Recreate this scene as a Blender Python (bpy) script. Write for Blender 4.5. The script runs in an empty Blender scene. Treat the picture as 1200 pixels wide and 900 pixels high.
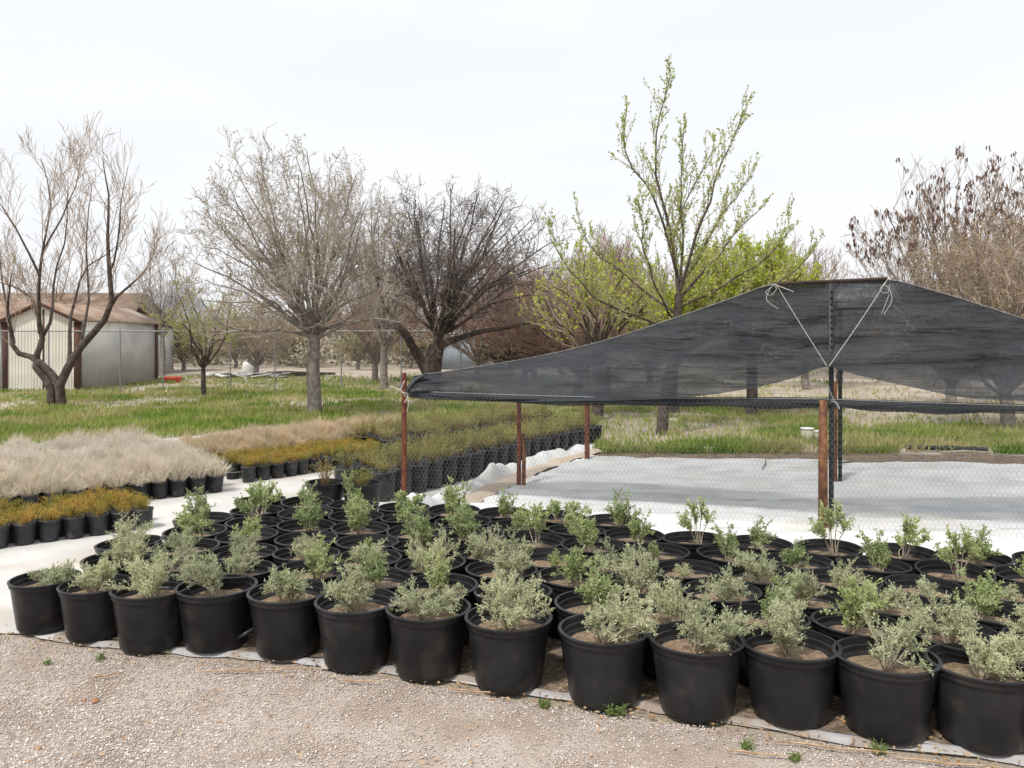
import bpy, math, random
import numpy as np
from mathutils import Vector, noise as mnoise
R = math.radians
rng = np.random.default_rng(7)
random.seed(7)
S = bpy.context.scene
C = S.collection

# ------------------------------------------------------------------ camera, sky, sun
F = 950.0; EYE = 1.73; HOR = 395.0          # focal length in photo pixels, eye height, horizon row
cam = bpy.data.cameras.new('camera'); camo = bpy.data.objects.new('camera', cam); C.objects.link(camo)
cam.sensor_width = 36; cam.lens = F / 1200 * 36; cam.shift_y = -(450 - HOR) / 1200
cam.clip_start = 0.05; cam.clip_end = 3000
camo.location = (0, 0, EYE); camo.rotation_euler = (R(90), 0, 0)
S.camera = camo
SUN_EL, SUN_AZ = R(58), R(215)               # azimuth clockwise from +Y : behind the camera, to the left
w = bpy.data.worlds.new('World'); S.world = w; w.use_nodes = True
nt = w.node_tree; nt.nodes.clear()
def N(t, k, **kw):
    n = t.nodes.new(k)
    for a, b in kw.items():
        if hasattr(n, a): setattr(n, a, b)
    return n
sky = N(nt, 'ShaderNodeTexSky', sky_type='NISHITA', sun_disc=False)
sky.sun_elevation = SUN_EL; sky.sun_rotation = SUN_AZ; sky.dust_density = 3.0; sky.air_density = 1.0
bg = N(nt, 'ShaderNodeBackground'); bg.inputs[1].default_value = 0.1
tc = N(nt, 'ShaderNodeTexCoord'); mp = N(nt, 'ShaderNodeMapping'); mp.inputs['Scale'].default_value = (1, 1, 4.5)
nz = N(nt, 'ShaderNodeTexNoise'); nz.inputs['Scale'].default_value = 1.6; nz.inputs['Detail'].default_value = 5; nz.inputs['Roughness'].default_value = .5
cr = N(nt, 'ShaderNodeValToRGB'); cr.color_ramp.elements[0].position = .35; cr.color_ramp.elements[1].position = .62
cr.color_ramp.elements[0].color = (.88, .88, .88, 1); cr.color_ramp.elements[1].color = (.97, .97, .97, 1)
mx = N(nt, 'ShaderNodeMix', data_type='RGBA')
mx.inputs['B'].default_value = (8.75, 8.9, 9.15, 1)   # thin bright overcast veil
out = N(nt, 'ShaderNodeOutputWorld')
L = nt.links.new
L(tc.outputs['Generated'], mp.inputs[0]); L(mp.outputs[0], nz.inputs[0]); L(nz.outputs[0], cr.inputs[0])
L(cr.outputs[0], mx.inputs['Factor']); L(sky.outputs[0], mx.inputs['A']); L(mx.outputs['Result'], bg.inputs[0]); L(bg.outputs[0], out.inputs[0])
sl = bpy.data.lights.new('sun', 'SUN'); sl.energy = 2.9; sl.angle = R(6); sl.color = (1, .95, .87)
so = bpy.data.objects.new('sun', sl); C.objects.link(so)
sd = Vector((math.sin(SUN_AZ) * math.cos(SUN_EL), math.cos(SUN_AZ) * math.cos(SUN_EL), math.sin(SUN_EL)))
so.rotation_euler = sd.to_track_quat('Z', 'Y').to_euler(); so.location = sd * 60
S.view_settings.view_transform = 'Standard'; S.view_settings.look = 'None'
S.view_settings.gamma = 1; S.view_settings.exposure = 0.2; S.view_settings.use_curve_mapping = False
S.render.engine = 'CYCLES'
S.cycles.transparent_max_bounces = 16; S.cycles.max_bounces = 6

# ------------------------------------------------------------------ helpers
def P(px, py, Y):                     # photo pixel at depth Y -> world point
    return Vector(((px - 600) * Y / F, Y, EYE - (py - HOR) * Y / F))
def G(px, py, z=0.0):                 # photo pixel on the plane z
    Y = F * (EYE - z) / (py - HOR)
    return Vector(((px - 600) * Y / F, Y, z))

def mesh_np(name, chunks, smooth=False):
    """chunks: list of (verts (n,3), faces (m,k))"""
    vs, ls, tot = [], [], 0
    starts, totals = [], []
    lo = 0
    for v, f in chunks:
        v = np.asarray(v, dtype=np.float32).reshape(-1, 3); f = np.asarray(f, dtype=np.int32)
        if len(v) == 0 or len(f) == 0: continue
        vs.append(v); ls.append((f + tot).ravel()); k = f.shape[1]
        starts.append(lo + np.arange(len(f)) * k); totals.append(np.full(len(f), k)); lo += f.size; tot += len(v)
    me = bpy.data.meshes.new(name)
    V = np.concatenate(vs); I = np.concatenate(ls); st = np.concatenate(starts); tt = np.concatenate(totals)
    me.vertices.add(len(V)); me.vertices.foreach_set('co', V.ravel())
    me.loops.add(len(I)); me.loops.foreach_set('vertex_index', I)
    me.polygons.add(len(st)); me.polygons.foreach_set('loop_start', st.astype(np.int32)); me.polygons.foreach_set('loop_total', tt.astype(np.int32))
    if smooth: me.polygons.foreach_set('use_smooth', np.ones(len(st), dtype=bool))
    me.update(calc_edges=True); me.validate()
    return me
def link(name, me, mat, parent=None, smooth=None):
    o = bpy.data.objects.new(name, me); C.objects.link(o)
    if mat and not me.materials: me.materials.append(mat)
    if parent: o.parent = parent
    return o
def thing(name, label, cat, loc=(0, 0, 0), rz=0, group=None):
    o = bpy.data.objects.new(name, None); C.objects.link(o); o.empty_display_size = .1
    o.location = loc; o.rotation_euler = (0, 0, rz); o['label'] = label; o['category'] = cat
    if group: o['group'] = group
    return o
def tag(o, label, cat, group=None, kind=None):
    o['label'] = label; o['category'] = cat
    if group: o['group'] = group
    if kind: o['kind'] = kind
    return o
def struct(o): o['kind'] = 'structure'; return o

def tubes(paths, sides=3):
    """paths: list of (points, radii) -> chunks"""
    by = {}
    for p, r in paths: by.setdefault(len(p), []).append((p, r))
    ch = []
    for n, lst in by.items():
        A = np.array([[tuple(q) for q in p] for p, r in lst], dtype=float); Rr = np.array([r for p, r in lst], dtype=float)
        K = len(lst)
        T = np.zeros_like(A); T[:, 1:-1] = A[:, 2:] - A[:, :-2]; T[:, 0] = A[:, 1] - A[:, 0]; T[:, -1] = A[:, -1] - A[:, -2]
        T /= np.linalg.norm(T, axis=2, keepdims=True) + 1e-9
        ax = A[:, -1] - A[:, 0]; ax /= np.linalg.norm(ax, axis=1, keepdims=True) + 1e-9
        ref = np.where(np.abs(ax[:, 2:3]) < .8, np.array([[0, 0, 1.]]), np.array([[1., 0.2, 0]]))[:, None, :]
        U = np.cross(T, np.broadcast_to(ref, T.shape)); U /= np.linalg.norm(U, axis=2, keepdims=True) + 1e-9
        W = np.cross(T, U)
        a = np.arange(sides) * 2 * np.pi / sides
        V = A[:, :, None, :] + Rr[:, :, None, None] * (U[:, :, None, :] * np.cos(a)[None, None, :, None] + W[:, :, None, :] * np.sin(a)[None, None, :, None])
        V = V.reshape(-1, 3)
        k = np.arange(K)[:, None, None] * n * sides; i = np.arange(n - 1)[None, :, None] * sides; j = np.arange(sides)[None, None, :]; j2 = (j + 1) % sides
        f = np.stack(np.broadcast_arrays(k + i + j, k + i + j2, k + i + sides + j2, k + i + sides + j), -1).reshape(-1, 4)
        ch.append((V, f))
        if sides > 3:
            c0 = (np.arange(K)[:, None] * n * sides + np.arange(sides)[None, ::-1]); c1 = (np.arange(K)[:, None] * n * sides + (n - 1) * sides + np.arange(sides)[None, :])
            ch.append((V, np.concatenate([c0, c1])))
    return ch
def leaf_quads(pos, dirs, Ln, Wd):
    pos = np.asarray(pos, float); dirs = np.asarray(dirs, float); n = len(pos)
    dirs = dirs / (np.linalg.norm(dirs, axis=1, keepdims=True) + 1e-9)
    s = np.cross(dirs, rng.normal(size=(n, 3))); s /= np.linalg.norm(s, axis=1, keepdims=True) + 1e-9
    Ln = np.broadcast_to(Ln, (n,))[:, None] * rng.uniform(.6, 1.25, (n, 1)); Wd = np.broadcast_to(Wd, (n,))[:, None] * rng.uniform(.7, 1.2, (n, 1))
    V = np.stack([pos, pos + dirs * Ln * .5 + s * Wd * .5, pos + dirs * Ln, pos + dirs * Ln * .5 - s * Wd * .5], 1).reshape(-1, 3)
    f = np.arange(n * 4).reshape(-1, 4)
    return (V, f)
def boxc(x0, x1, y0, y1, z0, z1):
    v = [(x, y, z) for x in (x0, x1) for y in (y0, y1) for z in (z0, z1)]
    return (v, [(0, 1, 3, 2), (4, 6, 7, 5), (0, 4, 5, 1), (2, 3, 7, 6), (0, 2, 6, 4), (1, 5, 7, 3)])
def obox(p, ux, sx, sy, z0, z1):      # oriented box centred p, along ux
    u = Vector((ux[0], ux[1], 0)).normalized(); v = Vector((-u.y, u.x, 0))
    vs = []
    for a in (-1, 1):
        for b in (-1, 1):
            for z in (z0, z1):
                q = Vector((p[0], p[1], 0)) + u * a * sx / 2 + v * b * sy / 2; vs.append((q.x, q.y, z))
    return (vs, [(0, 1, 3, 2), (4, 6, 7, 5), (0, 4, 5, 1), (2, 3, 7, 6), (0, 2, 6, 4), (1, 5, 7, 3)])
def lathe(prof, seg=40):
    a = np.arange(seg) * 2 * np.pi / seg; n = len(prof)
    V = np.array([[(r * math.cos(t), r * math.sin(t), z) for t in a] for r, z in prof]).reshape(-1, 3)
    f = [(i * seg + j, i * seg + (j + 1) % seg, (i + 1) * seg + (j + 1) % seg, (i + 1) * seg + j) for i in range(n - 1) for j in range(seg)]
    return (V, f)
def resample(pts, n):
    pts = [Vector(p) for p in pts]; d = [0]
    for a, b in zip(pts, pts[1:]): d.append(d[-1] + (b - a).length)
    o = []
    for i in range(n):
        t = d[-1] * i / (n - 1); k = 0
        while k < len(pts) - 2 and d[k + 1] < t: k += 1
        u = (t - d[k]) / max(d[k + 1] - d[k], 1e-9)
        p0 = pts[max(k - 1, 0)]; p1 = pts[k]; p2 = pts[k + 1]; p3 = pts[min(k + 2, len(pts) - 1)]
        o.append(.5 * ((2 * p1) + (p2 - p0) * u + (2 * p0 - 5 * p1 + 4 * p2 - p3) * u * u + (3 * p1 - p0 - 3 * p2 + p3) * u ** 3))
    return o
def loft(curves, nu, nv, dz=None):    # curves: list of control curves, lofted piecewise linearly
    rows = [resample(c, nu) for c in curves]; G_ = []
    m = len(rows) - 1
    for j in range(nv):
        t = j / (nv - 1) * m; k = min(int(t), m - 1); u = t - k
        for i in range(nu):
            p = rows[k][i].lerp(rows[k + 1][i], u)
            if dz: p = p + dz(p, i / (nu - 1), j / (nv - 1))
            G_.append(tuple(p))
    f = [(j * nu + i, j * nu + i + 1, (j + 1) * nu + i + 1, (j + 1) * nu + i) for j in range(nv - 1) for i in range(nu - 1)]
    return (G_, f)
def fbm(x, y, s=1.0, z=0.0):
    return mnoise.fractal(Vector((x * s, y * s, z)), 1.0, 2.0, 4)

# ------------------------------------------------------------------ materials
def mat(name, c1, c2=None, scale=5, rough=.8, bump=0, bscale=40, spec=.3, detail=4, c3=None, s3=1.0, t3=(.5, .7), coord='Object', metal=0, rand=0, transl=0, ramp=(.4, .6)):
    m = bpy.data.materials.new(name); m.use_nodes = True; t = m.node_tree; b = t.nodes['Principled BSDF']; Lk = t.links.new
    b.inputs['Roughness'].default_value = rough; b.inputs['Specular IOR Level'].default_value = spec; b.inputs['Metallic'].default_value = metal
    co0 = N(t, 'ShaderNodeTexCoord'); col = None
    co = co0
    if rand and coord == 'Object':
        oj = N(t, 'ShaderNodeObjectInfo'); sc_ = N(t, 'ShaderNodeVectorMath', operation='SCALE'); sc_.inputs[0].default_value = (37, 23, 11); Lk(oj.outputs['Random'], sc_.inputs['Scale'])
        ad = N(t, 'ShaderNodeVectorMath', operation='ADD'); Lk(co0.outputs['Object'], ad.inputs[0]); Lk(sc_.outputs[0], ad.inputs[1])
        class _O: outputs = {'Object': ad.outputs[0]}
        co = _O
    if c2 is None: c2 = tuple(x * .8 for x in c1)
    n = N(t, 'ShaderNodeTexNoise'); n.inputs['Scale'].default_value = scale; n.inputs['Detail'].default_value = detail
    Lk(co.outputs[coord], n.inputs['Vector'])
    r = N(t, 'ShaderNodeValToRGB'); r.color_ramp.elements[0].position = ramp[0]; r.color_ramp.elements[1].position = ramp[1]
    r.color_ramp.elements[0].color = (*c1, 1); r.color_ramp.elements[1].color = (*c2, 1); Lk(n.outputs[0], r.inputs[0]); col = r.outputs[0]
    if c3:
        n3 = N(t, 'ShaderNodeTexNoise'); n3.inputs['Scale'].default_value = s3; n3.inputs['Detail'].default_value = 6; Lk(co.outputs[coord], n3.inputs['Vector'])
        r3 = N(t, 'ShaderNodeValToRGB'); r3.color_ramp.elements[0].position = t3[0]; r3.color_ramp.elements[1].position = t3[1]; Lk(n3.outputs[0], r3.inputs[0])
        mm = N(t, 'ShaderNodeMix', data_type='RGBA'); Lk(r3.outputs[0], mm.inputs['Factor']); Lk(col, mm.inputs['A']); mm.inputs['B'].default_value = (*c3, 1); col = mm.outputs['Result']
    if rand:
        oi = N(t, 'ShaderNodeObjectInfo'); mr = N(t, 'ShaderNodeMapRange'); mr.inputs['To Min'].default_value = 1 - rand; mr.inputs['To Max'].default_value = 1 + rand
        hs = N(t, 'ShaderNodeHueSaturation'); Lk(oi.outputs['Random'], mr.inputs[0]); Lk(mr.outputs[0], hs.inputs['Value']); Lk(col, hs.inputs['Color'])
        mr2 = N(t, 'ShaderNodeMapRange'); mr2.inputs['To Min'].default_value = .5 + rand * .08; mr2.inputs['To Max'].default_value = .5 - rand * .08; Lk(oi.outputs['Random'], mr2.inputs[0]); Lk(mr2.outputs[0], hs.inputs['Hue'])
        col = hs.outputs[0]
    Lk(col, b.inputs['Base Color'])
    if bump:
        nb = N(t, 'ShaderNodeTexNoise'); nb.inputs['Scale'].default_value = bscale; nb.inputs['Detail'].default_value = 5; Lk(co.outputs[coord], nb.inputs['Vector'])
        bp = N(t, 'ShaderNodeBump'); bp.inputs['Strength'].default_value = min(bump, 1); bp.inputs['Distance'].default_value = .01 if bump <= 1 else .01 * bump
        Lk(nb.outputs[0], bp.inputs['Height']); Lk(bp.outputs[0], b.inputs['Normal'])
    if transl:
        tr = N(t, 'ShaderNodeBsdfTranslucent'); Lk(col, tr.inputs[0]); ms = N(t, 'ShaderNodeMixShader'); ms.inputs[0].default_value = transl
        o = t.nodes['Material Output']; Lk(b.outputs[0], ms.inputs[1]); Lk(tr.outputs[0], ms.inputs[2]); Lk(ms.outputs[0], o.inputs[0])
    return m
M = {}
M['ground'] = mat('dirt_ground', (.36, .29, .23), (.45, .39, .33), scale=1.3, bump=1.5, bscale=60, c3=(.30, .27, .21), s3=.35, t3=(.45, .7), spec=.1)
M['gravelbed'] = mat('gravel_bed', (.58, .49, .43), (.70, .62, .56), scale=150, detail=3, bump=2.5, bscale=120, c3=(.50, .40, .33), s3=2.6, t3=(.42, .62), spec=.15)
M['pebble'] = mat('pebble', (.36, .33, .31), (.72, .67, .63), scale=45, detail=1, c3=(.50, .38, .30), s3=70, t3=(.52, .6), spec=.25, rough=.7)
M['farlitter'] = mat('dry_soil', (.46, .38, .31), (.55, .47, .39), scale=2, bump=1, bscale=30)
M['whitecloth'] = mat('white_weed_cloth', (.60, .585, .56), (.52, .515, .50), scale=2.2, c3=(.42, .36, .29), s3=1.3, t3=(.50, .80), bump=.5, bscale=14, rough=.85, spec=.1)
M['innercloth'] = mat('faded_ground_cloth', (.60, .62, .63), (.68, .69, .70), scale=2.5, c3=(.50, .44, .35), s3=1.0, t3=(.54, .80), bump=.9, bscale=7, rough=.85, spec=.1)
M['edgecloth'] = mat('grey_cloth_edge', (.40, .40, .42), (.30, .25, .21), scale=6, bump=.6, bscale=30)
M['dirt'] = mat('potting_dirt', (.22, .16, .115), (.36, .28, .21), scale=28, bump=2.5, bscale=90, c3=(.14, .10, .07), s3=9, t3=(.5, .66))
M['soil'] = mat('pot_soil', (.30, .205, .135), (.45, .33, .23), scale=38, bump=2.5, bscale=150, rand=.12)
M['pot'] = mat('black_plastic', (.012, .012, .014), (.02, .02, .022), scale=6, rough=.36, spec=.26, bump=.12, bscale=18, c3=(.060, .054, .048), s3=7, t3=(.58, .95), rand=.25)
M['smallpot'] = mat('faded_black_plastic', (.018, .019, .022), (.04, .042, .046), scale=12, rough=.5, spec=.4, c3=(.09, .085, .08), s3=9, t3=(.58, .75), rand=.3)
M['leafgrey'] = mat('greygreen_leaf', (.42, .46, .27), (.60, .62, .42), scale=26, rough=.7, rand=.14, transl=.35, spec=.15)
M['leafgreen'] = mat('green_leaf', (.29, .37, .15), (.44, .50, .25), scale=26, rough=.65, rand=.14, transl=.3, spec=.2)
M['leafgold'] = mat('golden_leaf', (.44, .29, .05), (.56, .42, .09), scale=22, rough=.7, rand=.22, transl=.3, spec=.1, c3=(.30, .32, .07), s3=6, t3=(.5, .62))
M['leafolive'] = mat('olive_leaf', (.32, .34, .09), (.45, .44, .17), scale=18, rough=.7, rand=.2, transl=.3, spec=.1, c3=(.30, .23, .08), s3=5, t3=(.5, .64))
M['straw'] = mat('bleached_straw', (.88, .80, .68), (.92, .87, .77), scale=14, rough=.6, rand=.05, transl=.5, spec=.15)
M['strawtan'] = mat('tan_straw', (.80, .66, .46), (.86, .77, .60), scale=10, rough=.75, rand=.10, transl=.4, spec=.1)
M['strawgrey'] = mat('grey_straw', (.88, .81, .71), (.92, .88, .81), scale=10, rough=.6, rand=.06, transl=.5, spec=.1)
M['stem'] = mat('shrub_stem', (.33, .27, .20), (.50, .44, .36), scale=40)
M['barkdark'] = mat('dark_bark', (.055, .042, .036), (.11, .088, .076), scale=9, bump=1, bscale=22, rough=.9)
M['barkgrey'] = mat('grey_bark', (.16, .14, .12), (.27, .24, .21), scale=9, bump=1, bscale=24, rough=.9)
M['twigtan'] = mat('tan_twig', (.32, .24, .185), (.46, .37, .30), scale=1.6, rough=.85)
M['twiggrey'] = mat('grey_twig', (.30, .25, .215), (.48, .42, .37), scale=1.4, rough=.85)
M['twigdark'] = mat('dark_twig', (.13, .108, .098), (.25, .21, .19), scale=1.4, rough=.85)
M['twigred'] = mat('reddish_twig', (.30, .19, .145), (.42, .30, .24), scale=1.0, rough=.85)
M['leaflime'] = mat('lime_leaf', (.42, .52, .045), (.56, .63, .10), scale=1.2, rough=.6, transl=.4, spec=.2)
M['leafspring'] = mat('spring_leaf', (.34, .42, .08), (.46, .52, .16), scale=1.3, rough=.6, transl=.35, spec=.2)
M['leafbud'] = mat('bud_leaf', (.30, .24, .09), (.38, .33, .15), scale=1.5, rough=.7, transl=.3, spec=.1)
M['evergreen'] = mat('evergreen_leaf', (.035, .05, .02), (.07, .09, .04), scale=3, rough=.7, spec=.2)
M['browntwig'] = mat('brown_shrub_stem', (.16, .11, .06), (.24, .17, .10), scale=20)
M['scrub'] = mat('dusty_scrub', (.22, .21, .14), (.38, .34, .26), scale=.12, rough=.9)
M['pod'] = mat('dark_pod', (.10, .055, .045), (.16, .09, .07), scale=9)
M['grass'] = mat('field_grass', (.16, .26, .045), (.30, .36, .09), scale=.9, rough=.7, transl=.35, spec=.1, c3=(.46, .42, .20), s3=.6, t3=(.44, .62))
M['rust'] = mat('rusty_steel', (.11, .035, .022), (.19, .065, .036), scale=18, bump=.4, bscale=60, rough=.75)
M['wood'] = mat('weathered_wood', (.25, .115, .055), (.11, .05, .03), scale=12, bump=.5, bscale=40, rough=.7)
M['tpost'] = mat('dark_painted_steel', (.02, .028, .032), (.045, .05, .05), scale=20, rough=.5)
M['wire'] = mat('galvanised_wire', (.20, .21, .22), (.28, .28, .29), scale=20, rough=.5, metal=.3)
M['darkbar'] = mat('dark_brown_bar', (.035, .022, .02), (.06, .038, .032), scale=9)
M['selvage'] = mat('grey_selvage', (.22, .22, .23), (.30, .30, .31), scale=20)
M['rope'] = mat('white_rope', (.66, .65, .62), (.52, .50, .46), scale=60, rough=.8)
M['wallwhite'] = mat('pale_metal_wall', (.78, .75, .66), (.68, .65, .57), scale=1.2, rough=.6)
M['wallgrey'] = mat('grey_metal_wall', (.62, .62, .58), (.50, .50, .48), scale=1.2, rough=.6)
M['roof'] = mat('rust_roof', (.24, .165, .125), (.36, .265, .20), scale=1.8, rough=.9, c3=(.48, .42, .36), s3=.8, t3=(.55, .75))
M['browntrim'] = mat('brown_trim', (.07, .03, .022), (.10, .045, .03), scale=5)
M['hill'] = mat('hazed_hill', (.30, .33, .37), (.35, .38, .42), scale=.02)  # blue-grey distance haze painted into the hill colour
M['red'] = mat('red_plastic', (.55, .04, .03), (.45, .03, .03), scale=8, rough=.4)
M['white'] = mat('white_plastic', (.72, .72, .70), (.62, .61, .58), scale=7, rough=.5)
M['bluegrey'] = mat('bluegrey_tin', (.32, .38, .42), (.26, .31, .35), scale=2)
M['rock'] = mat('orange_rock', (.42, .22, .12), (.30, .15, .09), scale=30, bump=1, bscale=60)
M['litter'] = mat('dead_leaf', (.42, .25, .13), (.58, .44, .30), scale=14, rough=.8, transl=.2)

def corr(name, base, axis='X', freq=26):
    m = base.copy(); m.name = name; t = m.node_tree; b = t.nodes['Principled BSDF']
    co = N(t, 'ShaderNodeTexCoord'); wv = N(t, 'ShaderNodeTexWave', wave_type='BANDS', bands_direction=axis); wv.inputs['Scale'].default_value = freq / 20 * 3.14 / 2
    t.links.new(co.outputs['Object'], wv.inputs[0]); bp = N(t, 'ShaderNodeBump'); bp.inputs['Distance'].default_value = .03; bp.inputs['Strength'].default_value = .8
    t.links.new(wv.outputs['Fac'], bp.inputs['Height']); t.links.new(bp.outputs[0], b.inputs['Normal']); return m
# shade cloth: woven mesh, partly see-through
def shade(name, op, c=(.028, .032, .038)):
    m = bpy.data.materials.new(name); m.use_nodes = True; t = m.node_tree; Lk = t.links.new
    b = t.nodes['Principled BSDF']; b.inputs['Roughness'].default_value = .7; b.inputs['Specular IOR Level'].default_value = .25
    co = N(t, 'ShaderNodeTexCoord'); mp = N(t, 'ShaderNodeMapping'); mp.inputs['Scale'].default_value = (.7, 1.0, 5); mp.inputs['Rotation'].default_value = (0, R(12), 0)
    n = N(t, 'ShaderNodeTexNoise'); n.inputs['Scale'].default_value = 1.7; n.inputs['Detail'].default_value = 5; n.inputs['Distortion'].default_value = .6
    Lk(co.outputs['Object'], mp.inputs[0]); Lk(mp.outputs[0], n.inputs['Vector'])
    r = N(t, 'ShaderNodeValToRGB'); r.color_ramp.elements[0].position = .3; r.color_ramp.elements[1].position = .7
    r.color_ramp.elements[0].color = (*[x * .7 for x in c], 1); r.color_ramp.elements[1].color = (*[x * 1.9 for x in c], 1); Lk(n.outputs[0], r.inputs[0]); Lk(r.outputs[0], b.inputs['Base Color'])
    mr = N(t, 'ShaderNodeMapRange'); mr.inputs['From Min'].default_value = .3; mr.inputs['From Max'].default_value = .7; mr.inputs['To Min'].default_value = op + .10; mr.inputs['To Max'].default_value = op - .10
    Lk(n.outputs[0], mr.inputs[0]); bp = N(t, 'ShaderNodeBump'); bp.inputs['Distance'].default_value = .12; bp.inputs['Strength'].default_value = .9; Lk(n.outputs[0], bp.inputs['Height']); Lk(bp.outputs[0], b.inputs['Normal'])
    mp2 = N(t, 'ShaderNodeMapping'); mp2.inputs['Scale'].default_value = (.55, 1, 15); mp2.inputs['Rotation'].default_value = (0, R(-9), 0); n2 = N(t, 'ShaderNodeTexNoise'); n2.inputs['Scale'].default_value = 2.4; n2.inputs['Detail'].default_value = 3; n2.inputs['Distortion'].default_value = .8
    Lk(co.outputs['Object'], mp2.inputs[0]); Lk(mp2.outputs[0], n2.inputs['Vector']); sm = N(t, 'ShaderNodeMapRange'); sm.inputs['From Min'].default_value = .52; sm.inputs['From Max'].default_value = .66; sm.inputs['To Max'].default_value = .16; Lk(n2.outputs[0], sm.inputs[0])
    add = N(t, 'ShaderNodeMath', operation='ADD', use_clamp=True); Lk(mr.outputs[0], add.inputs[0]); Lk(sm.outputs[0], add.inputs[1]); mr = add
    tr = N(t, 'ShaderNodeBsdfTransparent'); ms = N(t, 'ShaderNodeMixShader'); Lk(mr.outputs[0], ms.inputs[0]); Lk(tr.outputs[0], ms.inputs[1]); Lk(b.outputs[0], ms.inputs[2]); Lk(ms.outputs[0], t.nodes['Material Output'].inputs[0])
    return m
M['shade'] = shade('black_shade_cloth', .82, (.026, .029, .034))
M['shaderear'] = shade('thin_shade_cloth', .46)
M['shadehem'] = shade('folded_shade_cloth', .88, (.02, .022, .026))

# ------------------------------------------------------------------ terrain
def ground_grid():
    xs = np.concatenate([np.linspace(-900, -40, 14), np.linspace(-36, 36, 73), np.linspace(40, 900, 14)])
    ys = np.concatenate([np.linspace(-60, -2, 6), np.linspace(0, 50, 51), np.linspace(56, 1500, 20)])
    V = []
    for y in ys:
        for x in xs:
            z = 0
            if 17 < y < 60: z = .05 * fbm(x, y, .15)
            V.append((x, y, z - .002))
    n = len(xs); f = [(j * n + i, j * n + i + 1, (j + 1) * n + i + 1, (j + 1) * n + i) for j in range(len(ys) - 1) for i in range(n - 1)]
    return (V, f)
struct(link('ground', mesh_np('ground', [ground_grid()], True), M['ground']))
# gravel track along the front
ftrack = [G(-300, 752), G(0, 747), G(60, 757), G(220, 772), G(440, 795), G(640, 830), G(860, 860), G(1100, 893), G(1500, 940)]
front = [Vector((-9, 1.0, 0)), Vector((-4, 1.0, 0)), Vector((-1, 1.0, 0)), Vector((0, 1, 0)), Vector((1, 1, 0)), Vector((3, 1, 0)), Vector((6, 1, 0))]
struct(link('gravel_track', mesh_np('gravel_track', [loft([front, ftrack], 120, 50, lambda p, a, b: Vector((0, 0, .006 + .012 * fbm(p.x, p.y, 1.4) * (1 - b))))], True), M['gravelbed']))
# pale weed cloth under the whole pot yard
c0 = [G(-300, 752), G(0, 744), G(60, 752), G(220, 766), G(330, 776), G(440, 786), G(540, 802), G(640, 820), G(760, 833), G(860, 850), G(1000, 874), G(1100, 886), G(1200, 895), G(1500, 925)]
c1 = [G(-500, 520), G(0, 520), G(200, 514), G(380, 500), G(560, 512), G(700, 536), G(800, 545), G(1000, 550), G(1400, 560)]
struct(link('weed_cloth', mesh_np('weed_cloth', [loft([c0, c1], 160, 90, lambda p, a, b: Vector((0, 0, .010 + .010 * max(0, fbm(p.x, p.y, 1.6)))))], True), M['whitecloth']))
# rolled grey front edge of the cloth
er = resample(c0[2:-1], 150)
for p in er: p.z = .014 + .012 * fbm(p.x, 0, 3); p.y += .045 * fbm(p.x, 3, 2.5)
inn = [Vector((p.x + .02, p.y + .055 + .03 * fbm(p.x, 7, 3), .020)) for p in er]
edge = [Vector((p.x, p.y - .012, .006)) for p in er]
struct(link('cloth_edge', mesh_np('cloth_edge', [loft([edge, er, [Vector((p.x, p.y + .02, .026 + .010 * fbm(p.x, 2, 6))) for p in er], inn], 150, 7)], True), M['edgecloth']))
# spilled dirt over the cloth between the big pots
d0 = [p + Vector((0, .05, 0)) for p in resample(c0[2:], 40)]; d1 = [p + Vector((.35, 1.15, 0)) for p in resample(c0[2:], 40)]
struct(link('spilled_dirt', mesh_np('spilled_dirt', [loft([d0, d1], 160, 40, lambda p, a, b: Vector((0, 0, .023 + .006 * fbm(p.x, p.y, 3) - (.03 if b > .97 else 0))))], True), M['dirt']))
# sheet inside the shade structure
i0 = [G(488, 612), G(620, 632), G(800, 655), G(1000, 675), G(1500, 720)]
i1 = [G(690, 536), G(800, 538.5), G(950, 541), G(1100, 544), G(1500, 551)]
struct(link('ground_sheet', mesh_np('ground_sheet', [loft([i0, i1], 140, 110, lambda p, a, b: Vector((0, 0, .028 + .026 * fbm(p.x * .35, p.y * 3.2, 1.4) + .016 * fbm(p.x * .6, p.y * 1.6, 4))))], True), M['innercloth']))
# earth margin behind that sheet, dirt strip at its left
b0 = [G(640, 540), G(800, 540), G(950, 543), G(1100, 546), G(1500, 553)]; b1 = [G(640, 528), G(800, 530), G(950, 531), G(1100, 534), G(1500, 540)]
struct(link('dirt_margin', mesh_np('dirt_margin', [loft([b0, b1], 80, 8, lambda p, a, b: Vector((0, 0, .016 + .01 * fbm(p.x, p.y, 2))))], True), M['dirt']))
s0 = [G(470, 625), G(530, 592), G(590, 562), G(640, 545), G(692, 530)]; s1 = [G(500, 628), G(560, 594), G(616, 564), G(660, 546), G(706, 532)]
struct(link('dirt_strip', mesh_np('dirt_strip', [loft([s0, s1], 60, 8, lambda p, a, b: Vector((0, 0, .032 + .03 * math.sin(math.pi * b) + .02 * fbm(p.x, p.y, 3))))], True), M['farlitter']))
m0 = [G(440, 625), G(500, 592), G(560, 566), G(620, 543), G(690, 524)]; m1 = [G(480, 625), G(530, 592), G(592, 563), G(642, 545), G(700, 528)]
def bz(p, a, b):
    h = .05 + .16 * max(0, .35 + fbm(a * 5.2, 1.3, 1)) + .03 * fbm(p.x, p.y, 4)
    return Vector((0, 0, .03 + h * math.sin(math.pi * b)))
struct(link('cloth_berm', mesh_np('cloth_berm', [loft([m0, m1], 90, 16, bz)], True), M['innercloth']))
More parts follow.
